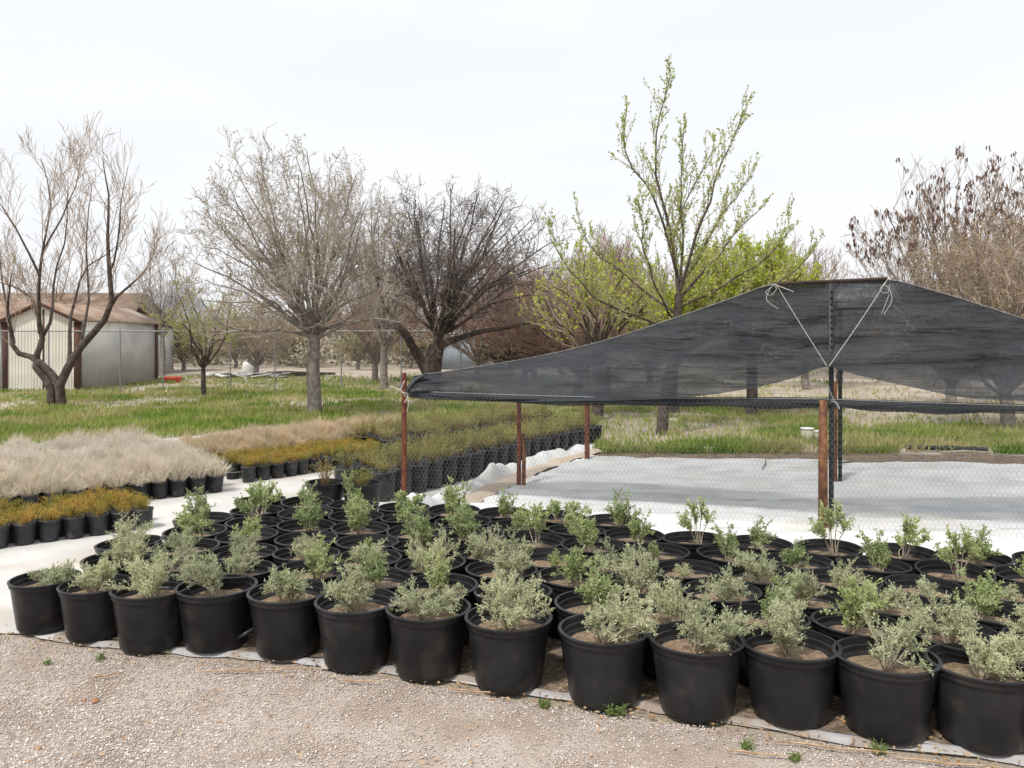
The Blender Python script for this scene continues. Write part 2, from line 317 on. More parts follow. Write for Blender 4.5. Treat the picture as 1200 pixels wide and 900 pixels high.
# far hill
V = []; hx = np.linspace(-900, 500, 200)
hills = [(x, 900 + 60 * math.sin(x * .01), max(2, 66 * math.exp(-((x + 395) / 26) ** 4) + 6 + 9 * fbm(x, 0, .006))) for x in hx]
for x, y, h in hills: V += [(x, y - 150, -1), (x, y, h), (x, y + 200, -1)]
f = []
for i in range(len(hx) - 1):
    for k in range(2): f.append((i * 3 + k, i * 3 + 3 + k, i * 3 + 4 + k, i * 3 + 1 + k))
struct(link('hills', mesh_np('hills', [(V, f)], True), M['hill']))

# gravel stones, many
def pebbles(n, area, smin, smax, name):
    base = np.array([(1, 0, 0), (-1, 0, 0), (0, 1, 0), (0, -1, 0), (0, 0, 1), (0, 0, -1)], float)
    fc = np.array([(0, 2, 4), (2, 1, 4), (1, 3, 4), (3, 0, 4), (2, 0, 5), (1, 2, 5), (3, 1, 5), (0, 3, 5)])
    pts = []
    while len(pts) < n:
        px = random.uniform(-60, 1260); py = random.uniform(748, 930)
        p = G(px, py)
        lim = np.interp(px, [0, 60, 220, 440, 640, 860, 1100, 1300], [745, 757, 772, 795, 828, 858, 892, 920])
        if py < lim: continue
        dens = .95 * max(0, 1 - px / 620) + .55 * max(0, fbm(p.x, p.y, 1.3, 4)) + .35 * (py < lim + 26) + .10
        if random.random() < dens: pts.append(p)
    Pp = np.array([tuple(p) for p in pts]); K = len(Pp)
    s = rng.uniform(0, 1, K) ** 2.5 * (smax - smin) + smin
    V = base[None] * rng.uniform(.55, 1.15, (K, 6, 1)) * s[:, None, None] * np.array([1, .8, .6])
    a = rng.uniform(0, 6.28, K); c, si = np.cos(a), np.sin(a)
    x = V[:, :, 0] * c[:, None] - V[:, :, 1] * si[:, None]; y = V[:, :, 0] * si[:, None] + V[:, :, 1] * c[:, None]
    V = np.stack([x, y, V[:, :, 2]], -1) + Pp[:, None, :] + np.array([0, 0, .009])
    f = fc[None] + (np.arange(K) * 6)[:, None, None]
    return mesh_np(name, [(V.reshape(-1, 3), f.reshape(-1, 3))])
o = link('gravel', pebbles(46000, None, .0022, .0092, 'gravel'), M['pebble']); tag(o, 'pale grey and tan loose gravel on the track in front', 'gravel', kind='stuff')

# ------------------------------------------------------------------ field grass
def in_poly_density(x, y):
    px = 600 + F * x / y; py = HOR + F * EYE / y
    if px < -120 or px > 1320: return 0
    d = fbm(x, y, .22, 3.0) + .35 * fbm(x, y, .9, 8)
    if px < 700:
        edge = np.interp(px, [-100, 100, 200, 300, 480, 560, 700], [530, 524, 514, 502, 494, 500, 526])
        if py > edge: return 0
        if py < 441: return 0
        if py > 488 and px > 45: return .85
        return (1.0 if d > -.05 else .35) if d > -.2 else .10
    if py > 533: return 0
    if 1050 < px < 1172 and 525 < py: return .06
    if 936 < px < 968 and 516 < py: return .15
    if py < 470: return .35 if (d > .1 and px < 980) else .04
    if px > 990 and py < 500: return .25 if d > .25 else .06
    if px > 1000 and py < 515: return .8 if d > -.05 else .12
    return 1.0 if d > -.12 else .12
bp, bd, bl = [], [], []
n = 0
while n < 125000:
    py = random.uniform(438, 534); px = random.uniform(-90, 1290)
    Y = F * EYE / (py - HOR); X = (px - 600) * Y / F
    if Y > 60: continue
    if random.random() > in_poly_density(X, Y): continue
    tall = .55 + .5 * max(0, fbm(X, Y, .6, 5) + .5)
    for k in range(3):
        bp.append((X + random.gauss(0, .05), Y + random.gauss(0, .05), 0)); bd.append((random.gauss(0, .35), random.gauss(0, .35), 1)); bl.append(random.uniform(.09, .22) * tall)
    n += 3
bp = np.array(bp); bd = np.array(bd); bl = np.array(bl)
o = link('grass', mesh_np('grass', [leaf_quads(bp, bd, bl, .016 + bp[:, 1] * .0006)]), M['grass']); tag(o, 'green spring grass growing over the bare field', 'grass', kind='stuff')
# dark green underlayer of the lawn: low matted turf sheets are left out, the soil shows between the blades

# ------------------------------------------------------------------ trees
def unit(v): return v / (v.length + 1e-9)
def rvec(): return Vector((random.gauss(0, 1), random.gauss(0, 1), random.gauss(0, 1)))
class Tree:
    def __init__(s, inside=None): s.big = []; s.fine = []; s.leafp = []; s.leafd = []; s.inside = inside; s.tips = []
    def limb(s, pts, r0, r1, n=9, wob=.05):
        pts = resample(pts, n)
        for p in pts[1:-1]: p += rvec() * wob * .5
        rs = [r0 + (r1 - r0) * (i / (n - 1)) ** .8 for i in range(n)]
        s.big.append((pts, rs)); return pts, rs
    def grow(s, p, d, length, r, lv, spec):
        k = 4 if lv > 0 else 3
        pts = [p]; q = p; dd = unit(d)
        for i in range(k):
            dd = unit(dd + rvec() * spec['wig'] + Vector((0, 0, spec['up'])) * .25)
            q = q + dd * length / k; pts.append(q)
        if s.inside and not s.inside(pts[-1]):
            if not s.inside(pts[2]): return
            pts = pts[:3] + [pts[2].lerp(pts[3], .6)]
        rs = [max(r * (1 - .65 * i / (len(pts) - 1)), spec['rmin']) for i in range(len(pts))]
        s.fine.append((pts, rs))
        if lv <= spec.get('leaflv', 0) and spec.get('leaf', 0):
            for _ in range(spec['leaf'] if isinstance(spec['leaf'], int) else int(spec['leaf']) + (random.random() < spec['leaf'] % 1)):
                i = random.randint(1, len(pts) - 1); b = pts[i].lerp(pts[i - 1], random.random())
                s.leafp.append(b + rvec() * .01); s.leafd.append(unit(dd) * .6 + unit(rvec()))
        if lv == 0: s.tips.append(pts[-1]); return
        s.spawn(pts, rs, lv - 1, length * spec['lr'], spec, 0.15)
    def spawn(s, pts, rs, lv, length, spec, t0=.25, num=None):
        num = num or spec['n'][lv]
        for c in range(num):
            t = t0 + (1 - t0) * (c + random.random()) / num; x = t * (len(pts) - 1); i = min(int(x), len(pts) - 2); u = x - i
            p = pts[i].lerp(pts[i + 1], u); tan = unit(pts[i + 1] - pts[i]); r = rs[i] + (rs[i + 1] - rs[i]) * u
            a = unit(tan.cross(rvec())); ang = R(random.uniform(*spec['ang']))
            d = tan * math.cos(ang) + a * math.sin(ang) + Vector((0, 0, spec['up'])) * .5
            s.grow(p, d, length * random.uniform(.6, 1.2) * (1.1 - .35 * t), min(r * .6, spec['rl'][lv]), lv, spec)
    def build(s, label, cat, name, base, bark, twig, leafm=None, ls=(.05, .03), group=None, podm=None):
        t = thing(name, label, cat, base, group=group); B = np.array(base)
        def loc(ch): return [(np.asarray(v) - B, f) for v, f in ch]
        link('trunk', mesh_np('trunk', loc(tubes(s.big, 8)), True), bark, t)
        link('crown', mesh_np('crown', loc(tubes(s.fine, 3)), True), twig, t)
        if leafm and s.leafp: link('leaves', mesh_np('leaves', loc([leaf_quads([tuple(p) for p in s.leafp], [tuple(p) for p in s.leafd], *ls)])), leafm, t)
        if podm:
            pp = [tp for tp in s.tips if podm[1](tp)]; random.shuffle(pp); pp = pp[:podm[2]]; q = []
            for c in pp:
                for _ in range(3):
                    e = c + rvec() * .03; q.append(([e, e + Vector((random.gauss(0, .02), random.gauss(0, .02), -.05)), e + Vector((0, 0, -.11))], [.008, .018, .006]))
            link('seed_pods', mesh_np('seed_pods', loc(tubes(q, 5))), podm[0], t)
        return t
def ell(c, r):
    def f(p):
        d = Vector(((p.x - c.x) / r[0], (p.y - c.y) / r[1], (p.z - c.z) / r[2])); l = d.length + 1e-6
        return l < (1 + .30 * mnoise.noise(d / l * 1.7 + c * 3.1) + .12 * mnoise.noise(d / l * 5 + c)) * random.uniform(.82, 1.14)
    return f
def autolimbs(T, fork, c, r, n, r0, r1, zmin=-.5, bow=.3):
    ga = 2.39996; out = []
    for i in range(n):
        z = zmin + (1 - zmin) * (i + .5) / n; q = math.sqrt(max(0, 1 - z * z)); a = i * ga + random.uniform(-.3, .3)
        e = Vector((c.x + r[0] * .78 * q * math.cos(a), c.y + r[1] * .78 * q * math.sin(a), c.z + r[2] * .80 * z))
        mid = fork.lerp(e, .5) + Vector((0, 0, bow * (1 - abs(z)))) + rvec() * .12
        out.append(T.limb([fork, fork.lerp(mid, .5) + rvec() * .06, mid, e], r0 * random.uniform(.7, 1), r1, 9, .06))
    return out

# T1: forked bare tree by the shed, left edge
Y = 20.0; T = Tree(ell(P(80, 275, Y), (2.6, 2.0, 2.75)))
b = P(66, 478, Y)
ls_ = []
ls_.append(T.limb([P(72, 476, Y), P(68, 450, Y), P(58, 435, Y), P(40, 420, Y), P(18, 412, Y), P(14, 392, Y), P(10, 360, Y - .2), P(14, 320, Y - .4)], .13, .008, 14, .03))
ls_.append(T.limb([P(60, 476, Y), P(60, 452, Y), P(47, 436, Y), P(42, 428, Y), P(47, 405, Y), P(47, 380, Y), P(38, 352, Y + .4), P(15, 335, Y + .8), P(-10, 330, Y + 1)], .12, .008, 14, .03))
ls_.append(T.limb([P(72, 476, Y), P(70, 450, Y), P(92, 410, Y), P(112, 385, Y - .2), P(131, 357, Y - .3), P(126, 300, Y - .4), P(127, 240, Y - .3), P(120, 185, Y)], .13, .007, 14, .03))
ls_.append(T.limb([P(80, 432, Y), P(84, 395, Y + .3), P(84, 360, Y + .6), P(95, 325, Y + .8), P(118, 300, Y + .9), P(140, 285, Y + 1)], .065, .007, 9, .04))
ls_.append(T.limb([P(47, 390, Y), P(45, 340, Y - .5), P(50, 290, Y - .8), P(60, 240, Y - .9), P(48, 185, Y - 1)], .055, .006, 9, .02))
ls_.append(T.limb([P(131, 357, Y - .3), P(145, 340, Y), P(163, 325, Y + .2), P(176, 312, Y + .5)], .045, .008, 6, .02))
ls_.append(T.limb([P(47, 400, Y), P(60, 378, Y + .4), P(62, 340, Y + .9), P(75, 280, Y + 1.2), P(80, 205, Y + 1)], .05, .006, 9, .03))
ls_.append(T.limb([P(46, 322, Y - .62), P(30, 290, Y - .8), P(8, 250, Y - 1), P(-15, 215, Y - 1)], .035, .006, 7, .02))
ls_.append(T.limb([P(16, 402, Y), P(8, 360, Y + .5), P(0, 300, Y + .6), P(-5, 230, Y + .6)], .045, .006, 7, .03))
ls_.append(T.limb([P(94, 407, Y), P(104, 350, Y + .9), P(100, 290, Y + 1.1), P(108, 215, Y + 1.2)], .045, .006, 7, .03))
ls_.append(T.limb([P(128, 320, Y - .36), P(140, 280, Y - .8), P(142, 235, Y - 1), P(150, 195, Y - 1)], .03, .006, 7, .03))
ls_.append(T.limb([P(50, 295, Y - .78), P(70, 260, Y - .5), P(88, 220, Y - .3), P(95, 180, Y)], .03, .006, 7, .03))
sp = dict(wig=.22, up=.55, ang=(15, 48), lr=.58, n=[4, 6, 7], rl=[.005, .008, .013], rmin=.004)
for p, r in ls_: T.spawn(p, r, 2, 1.6, sp, .38, 8)
T.build('leafless tan tree with a forked dark trunk in front of the pale shed', 'tree', 'bare_tree', tuple(b), M['barkdark'], M['twigtan'])

# T2: broad grey tree
Y = 17.6; fork = P(368, 392, Y); c = P(345, 300, Y); rr = (2.75, 2.3, 2.85); T = Tree(ell(c, rr))
T.limb([P(369, 488, Y), P(368, 450, Y), P(367, 415, Y), fork], .165, .13, 9, .01)
T.limb([P(369, 489.5, Y), P(369, 484, Y)], .22, .17, 3, .0)
ls_ = autolimbs(T, fork, c, rr, 40, .05, .008, -.6)
ls_.append(T.limb([P(368, 395, Y), P(340, 388, Y - .5), P(290, 388, Y - .9), P(262, 380, Y - 1), P(235, 350, Y - 1)], .05, .015, 9, .03))
ls_.append(T.limb([P(370, 400, Y), P(395, 385, Y - .5), P(440, 372, Y - .8), P(470, 378, Y - 1)], .05, .012, 9, .03))
sp = dict(wig=.27, up=.24, ang=(20, 60), lr=.55, n=[5, 6, 6], rl=[.005, .0075, .012], rmin=.0038, leaf=1.3, leaflv=0)
for p, r in ls_: T.spawn(p, r, 2, 1.5, sp, .25)
T.build('broad grey-barked tree with a rounded crown of fine budding twigs, straight trunk in the grass', 'tree', 'broad_tree', tuple(P(369, 490, Y)), M['barkgrey'], M['twiggrey'], M['leafbud'], (.045, .028))

# T3: small green tree
Y = 23; fork = P(238, 432, Y); c = P(232, 385, Y); rr = (1.55, 1.4, 1.55); T = Tree(ell(c, rr))
T.limb([P(239, 465, Y), P(238, 445, Y), fork], .08, .06, 5, .01)
ls_ = autolimbs(T, fork, c, rr, 10, .035, .012, -.2)
sp = dict(wig=.2, up=.3, ang=(20, 55), lr=.6, n=[4, 5, 5], rl=[.006, .010, .016], rmin=.004, leaf=2.2, leaflv=1)
for p, r in ls_: T.spawn(p, r, 2, .8, sp, .25)
T.build('small rounded young tree in soft green leaf beside the corner of the shed', 'tree', 'young_tree', tuple(P(239, 466, Y)), M['barkdark'], M['twigtan'], M['leafspring'], (.06, .035))

# T4: dark spreading mesquite
Y = 22; fork = P(510, 405, Y); c = P(545, 318, Y); rr = (3.2, 2.5, 2.85); T = Tree(ell(c, rr))
T.limb([P(505, 473, Y), P(506, 440, Y), P(512, 405, Y)], .30, .22, 6, .02)
T.limb([P(503, 440, Y), P(488, 415, Y), P(478, 395, Y - .5), P(465, 380, Y - .6)], .16, .09, 6, .03)
ls_ = [T.limb([P(512, 408, Y), P(520, 380, Y), P(545, 330, Y - .3), P(575, 280, Y - .4), P(590, 240, Y)], .13, .007, 9, .08),
       T.limb([P(512, 408, Y), P(545, 392, Y), P(590, 385, Y - .3), P(640, 375, Y - .4), P(665, 390, Y)], .11, .008, 9, .06),
       T.limb([P(514, 400, Y), P(508, 360, Y + .4), P(500, 310, Y + .7), P(485, 260, Y + .9)], .09, .007, 9, .08),
       T.limb([P(478, 398, Y), P(450, 360, Y + .4), P(440, 310, Y + .4), P(440, 260, Y)], .07, .007, 9, .08)]
ls_ += autolimbs(T, P(513, 395, Y), c, rr, 30, .055, .012, -.25)
sp = dict(wig=.30, up=.22, ang=(22, 62), lr=.56, n=[5, 6, 7], rl=[.007, .010, .016], rmin=.005)
for p, r in ls_: T.spawn(p, r, 2, 1.6, sp, .2)
T.build('dark-trunked bare mesquite with a wide crown, rising behind the left end of the shade cloth', 'tree', 'bare_tree', tuple(P(505, 474, Y)), M['barkdark'], M['twigdark'])

# grey bare tree between broad tree and mesquite, farther back
def dome(label, px, py0, py1, basey, Y, wpx, leafm, twig, bark, n3=(4, 5, 6), limbs=12, Lg=1.2, leaf=0, leafs=(.05, .03), up=.35, rmin=.005, name='bare_tree', group=None, cat='tree', ang=(18, 50), rl=(.007, .010, .016), podm=None, wig=.2, trunk=.14):
    c = P(px, (py0 + py1) / 2, Y); rz = (py1 - py0) / 2 * Y / F; rx = wpx / 2 * Y / F; rr = (rx, rx * .8, rz)
    T = Tree(ell(c, rr)); g = P(px, basey, Y); g.z = 0
    fork = Vector((g.x, g.y, max(.5, c.z - rz * .95)))
    T.limb([g, g.lerp(fork, .5) + rvec() * .05, fork], trunk, trunk * .75, 6, .02)
    ls = autolimbs(T, fork, c, rr, int(limbs * 1.5), trunk * .36, .011, -.5)
    sp = dict(wig=wig, up=up, ang=ang, lr=.56, n=list(n3), rl=list(rl), rmin=rmin, leaf=leaf, leaflv=1 if leaf > 1 else 0)
    for p, r in ls: T.spawn(p, r, 2, Lg * 1.2, sp, .2)
    return T.build(label, cat, name, tuple(g), bark, twig, leafm if leaf else None, leafs, group, podm)
dome('thin grey leafless tree standing between the broad grey tree and the dark mesquite', 450, 225, 410, 450, 27, 130, None, M['twiggrey'], M['barkgrey'], limbs=12)
dome('pale leafless tree rising over the rusty barn roof at the far left', 190, 280, 400, 450, 36, 110, None, M['twiggrey'], M['barkgrey'], limbs=9, rmin=.006)
dome('tawny fine-twigged tree behind the forked bare tree and the shed roof', 60, 285, 400, 450, 38, 170, M['leafbud'], M['twigtan'], M['barkgrey'], limbs=10, leaf=1, rmin=.006)
# reddish brown tamarisk mass behind
dome('reddish brown bushy tamarisk right of the dark mesquite', 615, 285, 440, 450, 27, 190, None, M['twigred'], M['barkdark'], n3=(6, 7, 9), limbs=20, rmin=.005, up=.1, wig=.3)
dome('rusty brown conical tree behind the lime green branches', 712, 258, 430, 450, 26, 90, M['leafbud'], M['twigred'], M['barkdark'], n3=(5, 6, 8), limbs=16, leaf=.6, rmin=.005, up=.5)
dome('pinkish brown tamarisk behind the middle of the shade cloth', 680, 315, 450, 455, 24, 190, None, M['twigred'], M['barkdark'], n3=(6, 7, 8), limbs=20, rmin=.005, up=.05, wig=.3)
dome('low dark evergreen under the tamarisk beside the shade cloth edge', 625, 375, 450, 452, 30, 110, M['evergreen'], M['twigdark'], M['barkdark'], n3=(5, 6, 6), limbs=14, leaf=4, leafs=(.14, .09), Lg=.9, name='evergreen_tree')
dome('mauve brown thicket tree in the gap between the grey trees and the tin shed', 440, 290, 430, 448, 31, 190, None, M['twigred'], M['barkgrey'], n3=(5, 6, 8), limbs=16, rmin=.006, up=.2, wig=.3)
dome('wide mauve thicket tree behind the left half of the shade cloth', 560, 300, 430, 448, 33, 230, None, M['twigred'], M['barkgrey'], n3=(5, 6, 8), limbs=20, rmin=.006, up=.2, wig=.3, Lg=1.5)
dome('olive brown brushy tree filling the gap left of the tall slender tree', 760, 300, 440, 450, 29, 190, M['leafbud'], M['twigtan'], M['barkgrey'], n3=(5, 6, 7), limbs=18, rmin=.006, up=.3, wig=.25, leaf=1, Lg=1.4)
dome('dusty brushy tree low behind the masts of the canopy', 985, 330, 445, 450, 30, 200, M['leafbud'], M['twigtan'], M['barkgrey'], n3=(5, 6, 6), limbs=14, rmin=.006, up=.3, wig=.25, leaf=1)
dome('yellowish brushy tree beyond the fence between the small green tree and the grey trunk', 300, 350, 432, 440, 34, 150, M['leafolive'], M['twigtan'], M['barkgrey'], n3=(5, 6, 6), limbs=14, rmin=.006, up=.3, wig=.25, leaf=1, Lg=1.3)
dome('pinkish bare tree behind the right slope of the lime green trees', 945, 275, 410, 455, 27, 120, None, M['twigred'], M['barkgrey'], limbs=12, rmin=.005)

# T6: tall lime tree, limbs traced at its own distance
Y = 14.4; T = Tree(None)
T.limb([P(776, 509, Y), P(778, 470, Y), P(786, 430, Y), P(793, 380, Y), P(795, 345, Y)], .12, .065, 9, .01)
LM = [([(795, 345, 0), (788, 300, .1), (775, 255, .2), (757, 215, .3), (735, 185, .3), (729, 160, .2), (734, 130, .2)], .05),
      ([(793, 320, 0), (782, 260, -.2), (768, 200, -.3), (770, 155, -.4), (778, 115, -.4), (786, 88, -.5)], .045),
      ([(796, 345, 0), (800, 290, .3), (797, 230, .5), (800, 190, .6), (801, 155, .6)], .045),
      ([(797, 340, 0), (812, 290, -.3), (828, 245, -.5), (845, 190, -.6), (863, 155, -.6), (872, 128, -.7)], .05),
      ([(798, 330, 0), (820, 300, .4), (840, 260, .7), (862, 232, .9), (880, 205, 1.0)], .04),
      ([(797, 350, 0), (815, 330, .2), (850, 290, .5), (872, 262, .7), (888, 248, .8)], .045),
      ([(790, 375, 0), (770, 340, -.3), (755, 300, -.6), (752, 260, -.8), (748, 235, -.9)], .03),
      ([(793, 370, 0), (760, 345, .4), (730, 318, .6), (700, 300, .7), (680, 262, .8)], .035),
      ([(797, 360, 0), (830, 345, -.5), (870, 322, -.8), (900, 300, -.9), (925, 270, -.9)], .035),
      ([(797, 345, 0), (790, 280, .7), (810, 220, .9), (828, 190, 1.0), (838, 172, 1.0)], .035),
      ([(790, 390, 0), (750, 372, -.5), (700, 350, -.9), (665, 315, -1), (645, 280, -1)], .035),
      ([(800, 380, 0), (840, 365, .5), (890, 345, .8), (940, 310, 1), (955, 285, 1)], .035)]
sp = dict(wig=.14, up=.55, ang=(14, 38), lr=.5, n=[3, 3, 4], rl=[.005, .008, .012], rmin=.0035, leaf=9, leaflv=1)
for pl, r0 in LM:
    p, r = T.limb([P(x, y, Y + d) for x, y, d in pl], r0 * .72, .007, 11, .03)
    T.spawn(p, r, 1, .60, sp, .08, 24)
    for q in range(60):
        i = random.randint(2, 9); e = p[i].lerp(p[i + 1], random.random()); T.leafp.append(e + rvec() * .03); T.leafd.append(rvec())
T.build('tall slender tree with upright limbs in fresh lime leaf behind the shade cloth', 'tree', 'leafing_tree', tuple(P(776, 510, Y)), M['barkdark'], M['twigtan'], M['leafspring'], (.045, .032))
dome('wide lime green leafing tree left of the tall slender one', 700, 290, 430, 470, 17, 190, M['leaflime'], M['twigtan'], M['barkdark'], n3=(3, 4, 5), limbs=14, Lg=1.1, leaf=2.5, leafs=(.07, .048), up=.6, name='leafing_tree', ang=(12, 36))
dome('bushy lime green tree right of the tall slender one, top beside the ridge pole', 880, 275, 420, 470, 17.5, 190, M['leaflime'], M['twigtan'], M['barkdark'], n3=(4, 5, 6), limbs=20, Lg=1.1, leaf=5, leafs=(.07, .048), up=.6, name='leafing_tree', ang=(12, 36))
dome('low lime green tree just above the middle of the shade cloth', 790, 325, 430, 465, 18.5, 140, M['leaflime'], M['twigtan'], M['barkdark'], n3=(4, 5, 5), limbs=14, Lg=.9, leaf=4, leafs=(.07, .048), up=.5, name='leafing_tree')
# right side
Y = 20
dome('bare tree hung with dark seed pods at the upper right', 1115, 175, 460, 470, 20, 235, None, M['twigtan'], M['barkgrey'], n3=(4, 5, 6), limbs=20, Lg=1.7, up=.55, podm=(M['pod'], lambda p: p.z > 3.6, 420), rmin=.005)
dome('taller bare tree with dark pods at the right edge of the picture', 1215, 155, 430, 470, 21, 170, M['leafolive'], M['twigtan'], M['barkgrey'], n3=(3, 4, 6), limbs=14, Lg=1.4, up=.5, leaf=1, podm=(M['pod'], lambda p: p.z > 4.2, 160))
dome('dense tan weeping tree over the right end of the shade cloth', 1178, 235, 470, 480, 15, 255, M['leafbud'], M['twigtan'], M['barkgrey'], n3=(5, 6, 8), limbs=17, Lg=1.4, up=-.25, wig=.3, leaf=1.2, leafs=(.05, .03), name='weeping_tree')
# distant scrub beyond the field
far = [(215, 385, 70, 'pale far tree left of the debris heap'), (275, 380, 60, 'pale far tree directly above the debris heap'), (345, 384, 70, 'hazy far tree behind the straight grey trunk'), (420, 388, 60, 'hazy far shrub right of the straight grey trunk'),
       (480, 392, 50, 'grey far shrub behind the mesquite trunk'), (555, 385, 80, 'tan far tree beside the blue-grey tin shed'), (1000, 388, 80, 'far tree seen through the shade cloth near the masts'), (850, 385, 90, 'far tree hidden behind the lime trees'), (10, 388, 80, 'far tree behind the shed at the left edge')]
for i, (px, py0, wp, lb) in enumerate(far):
    dome(lb, px, py0, 432, 434, 42 + (i * 3) % 9, wp, M['leafolive'] if i % 2 else M['leafbud'], M['twiggrey'], M['barkgrey'], n3=(4, 5, 6), limbs=12, Lg=.9, leaf=2, leafs=(.10, .07), rmin=.008, name='far_tree', group='trees at the far side of the field', rl=(.012, .016, .024), trunk=.12)

random.seed(77); lp, ld = [], []
for i in range(900):
    Yf = random.uniform(46, 95); X = random.uniform(-.72, .72) * Yf; h = (random.uniform(1.6, 4.4) + 1.6 * max(0, fbm(X, 0, .06))) * min(1, Yf / 70); wd = random.uniform(1, 2.6)
    for k in range(150):
        v_ = unit(rvec()) * random.random() ** .4; lp.append((X + v_.x * wd, Yf + v_.y * wd, max(.1, h * .5 + v_.z * h * .5))); ld.append(tuple(rvec()))
o = link('far_scrub', mesh_np('far_scrub', [leaf_quads(lp, ld, .30, .20)]), M['scrub']); tag(o, 'low dusty olive scrub all along the far edge of the field', 'scrub', kind='stuff')

# ------------------------------------------------------------------ shed, barn, chain link fence, bits in the field
t = thing('shed', 'pale metal shed with a brown trimmed gable front behind the chain-link fence', 'shed', (-15.1, 26, 0))
W2 = 1.16; Ls = 5.8; ev = 2.26; ap = 2.78; wt = .06
fr = [(-W2, 0, 0), (W2, 0, 0), (W2, 0, ev), (0, 0, ap), (-W2, 0, ev)]
fv = [(x, y + d, z) for d in (0, wt) for x, y, z in fr]
link('front_wall', mesh_np('front_wall', [(fv, [(0, 1, 2, 3, 4), (9, 8, 7, 6, 5)]), (fv, [(i, i + 5, (i + 1) % 5 + 5, (i + 1) % 5) for i in range(5)])]), corr('ribbed_pale_wall', M['wallwhite'], 'X', 40), t)
bv = [(x, y + Ls, z) for x, y, z in fv]
link('rear_wall', mesh_np('rear_wall', [(bv, [(0, 1, 2, 3, 4), (9, 8, 7, 6, 5)]), (bv, [(i, i + 5, (i + 1) % 5 + 5, (i + 1) % 5) for i in range(5)])]), M['wallwhite'], t)
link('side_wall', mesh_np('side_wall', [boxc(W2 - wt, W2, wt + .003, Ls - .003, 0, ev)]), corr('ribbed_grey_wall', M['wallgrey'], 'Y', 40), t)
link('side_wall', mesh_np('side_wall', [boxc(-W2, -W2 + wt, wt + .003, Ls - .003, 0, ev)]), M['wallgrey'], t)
for s_ in (-1, 1):
    v = [(0, -.15, ap + .03), (s_ * (W2 + .15), -.15, ev - .035), (s_ * (W2 + .15), Ls + .2, ev - .035), (0, Ls + .2, ap + .03)]
    v2 = [(x, y, z + .05) for x, y, z in v]
    link('roof_slope', mesh_np('roof_slope', [(v + v2, [(0, 1, 2, 3), (7, 6, 5, 4), (0, 4, 5, 1), (1, 5, 6, 2), (2, 6, 7, 3), (3, 7, 4, 0)])]), M['roof'], t)
    link('corner_post', mesh_np('corner_post', [boxc(s_ * W2 - .09, s_ * W2 + .09, -.05, .10, 0, ev - .05)]), M['browntrim'], t)
    v = [(0, -.17, ap - .02), (s_ * (W2 + .12), -.17, ev - .09), (s_ * (W2 + .12), -.17, ev + .01), (0, -.17, ap + .09)]; v2 = [(x, y + .05, z) for x, y, z in v]
    link('gable_trim', mesh_np('gable_trim', [(v + v2, [(0, 1, 2, 3), (7, 6, 5, 4), (0, 4, 5, 1), (1, 5, 6, 2), (2, 6, 7, 3), (3, 7, 4, 0)])]), M['browntrim'], t)
link('corner_post', mesh_np('corner_post', [boxc(W2 - .05, W2 + .06, Ls - .15, Ls + .02, 0, ev - .05)]), M['browntrim'], t)
link('door_seam', mesh_np('door_seam', [boxc(.05, .10, -.02, -.003, 0, ev + .35)]), M['browntrim'], t)
# long rusty barn behind
t = thing('barn', 'long low barn with a rusty brown roof behind the pale shed', 'barn', (-19.7, 36, 0))
link('wall', mesh_np('wall', [boxc(-5.2, 2.6, 0, 5, 0, 2.2)]), corr('barn_wall', M['wallgrey'], 'X', 40), t)
v = [(-5.5, -.4, 2.15), (2.9, -.4, 2.15), (2.2, 2.5, 3.75), (-5.5, 2.5, 3.75), (2.9, 5.4, 2.15), (-5.5, 5.4, 2.15)]
v2 = [(x, y, z + .08) for x, y, z in v]
link('roof', mesh_np('roof', [(v + v2, [(0, 1, 2, 3), (3, 2, 4, 5), (9, 8, 7, 6), (11, 10, 8, 9), (0, 6, 7, 1), (1, 7, 8, 2), (2, 8, 10, 4), (4, 10, 11, 5), (5, 11, 9, 3), (3, 9, 6, 0)])]), corr('barn_roof', M['roof'], 'X', 50), t)
t = thing('store', 'brown roofed outbuilding at the extreme left edge', 'outbuilding', (-18.4, 27.5, 0))
link('wall', mesh_np('wall', [boxc(-2.5, 2.0, 0, 3.5, 0, 2.3)]), corr('store_wall', M['wallgrey'], 'X', 40), t)
v = [(-2.7, -.4, 2.28), (2.25, -.4, 2.28), (2.25, 1.8, 2.95), (-2.7, 1.8, 2.95), (2.25, 3.8, 2.3), (-2.7, 3.8, 2.3)]; v2 = [(x, y, z + .06) for x, y, z in v]
link('roof', mesh_np('roof', [(v + v2, [(0, 1, 2, 3), (3, 2, 4, 5), (9, 8, 7, 6), (11, 10, 8, 9), (0, 6, 7, 1), (1, 7, 8, 2), (2, 8, 10, 4), (4, 10, 11, 5), (5, 11, 9, 3), (3, 9, 6, 0)])]), M['roof'], t)
# chain link fence
FY = 25.2
t = thing('chain_link_fence', 'tall chain-link fence running past the shed and across the field', 'fence', (0, FY, 0))
xs = [(px - 600) * FY / F for px in (-60, 2, 57, 141, 191, 270, 322, 400, 470, 540)]
fz = EYE + 7 * FY / F
for x in xs: link('post', mesh_np('post', tubes([([(x, 0, 0), (x, 0, fz + .05)], [.020, .020])], 8)), M['wire'], t)
link('top_rail', mesh_np('top_rail', tubes([([(xs[0], 0, fz), (xs[-1], 0, fz)], [.022, .022])], 6)), M['wire'], t)
pp = []; st = .13; x = xs[0]
while x < xs[-1]:
    for sg in (1, -1):
        x1 = x + sg * fz; a0 = x; z0 = 0; z1 = fz
        pp.append(([(x, 0, z0), (x1, 0, z1)], [.0022, .0022]))
    x += st
link('wire_mesh', mesh_np('wire_mesh', tubes(pp, 3)), M['wire'], t)
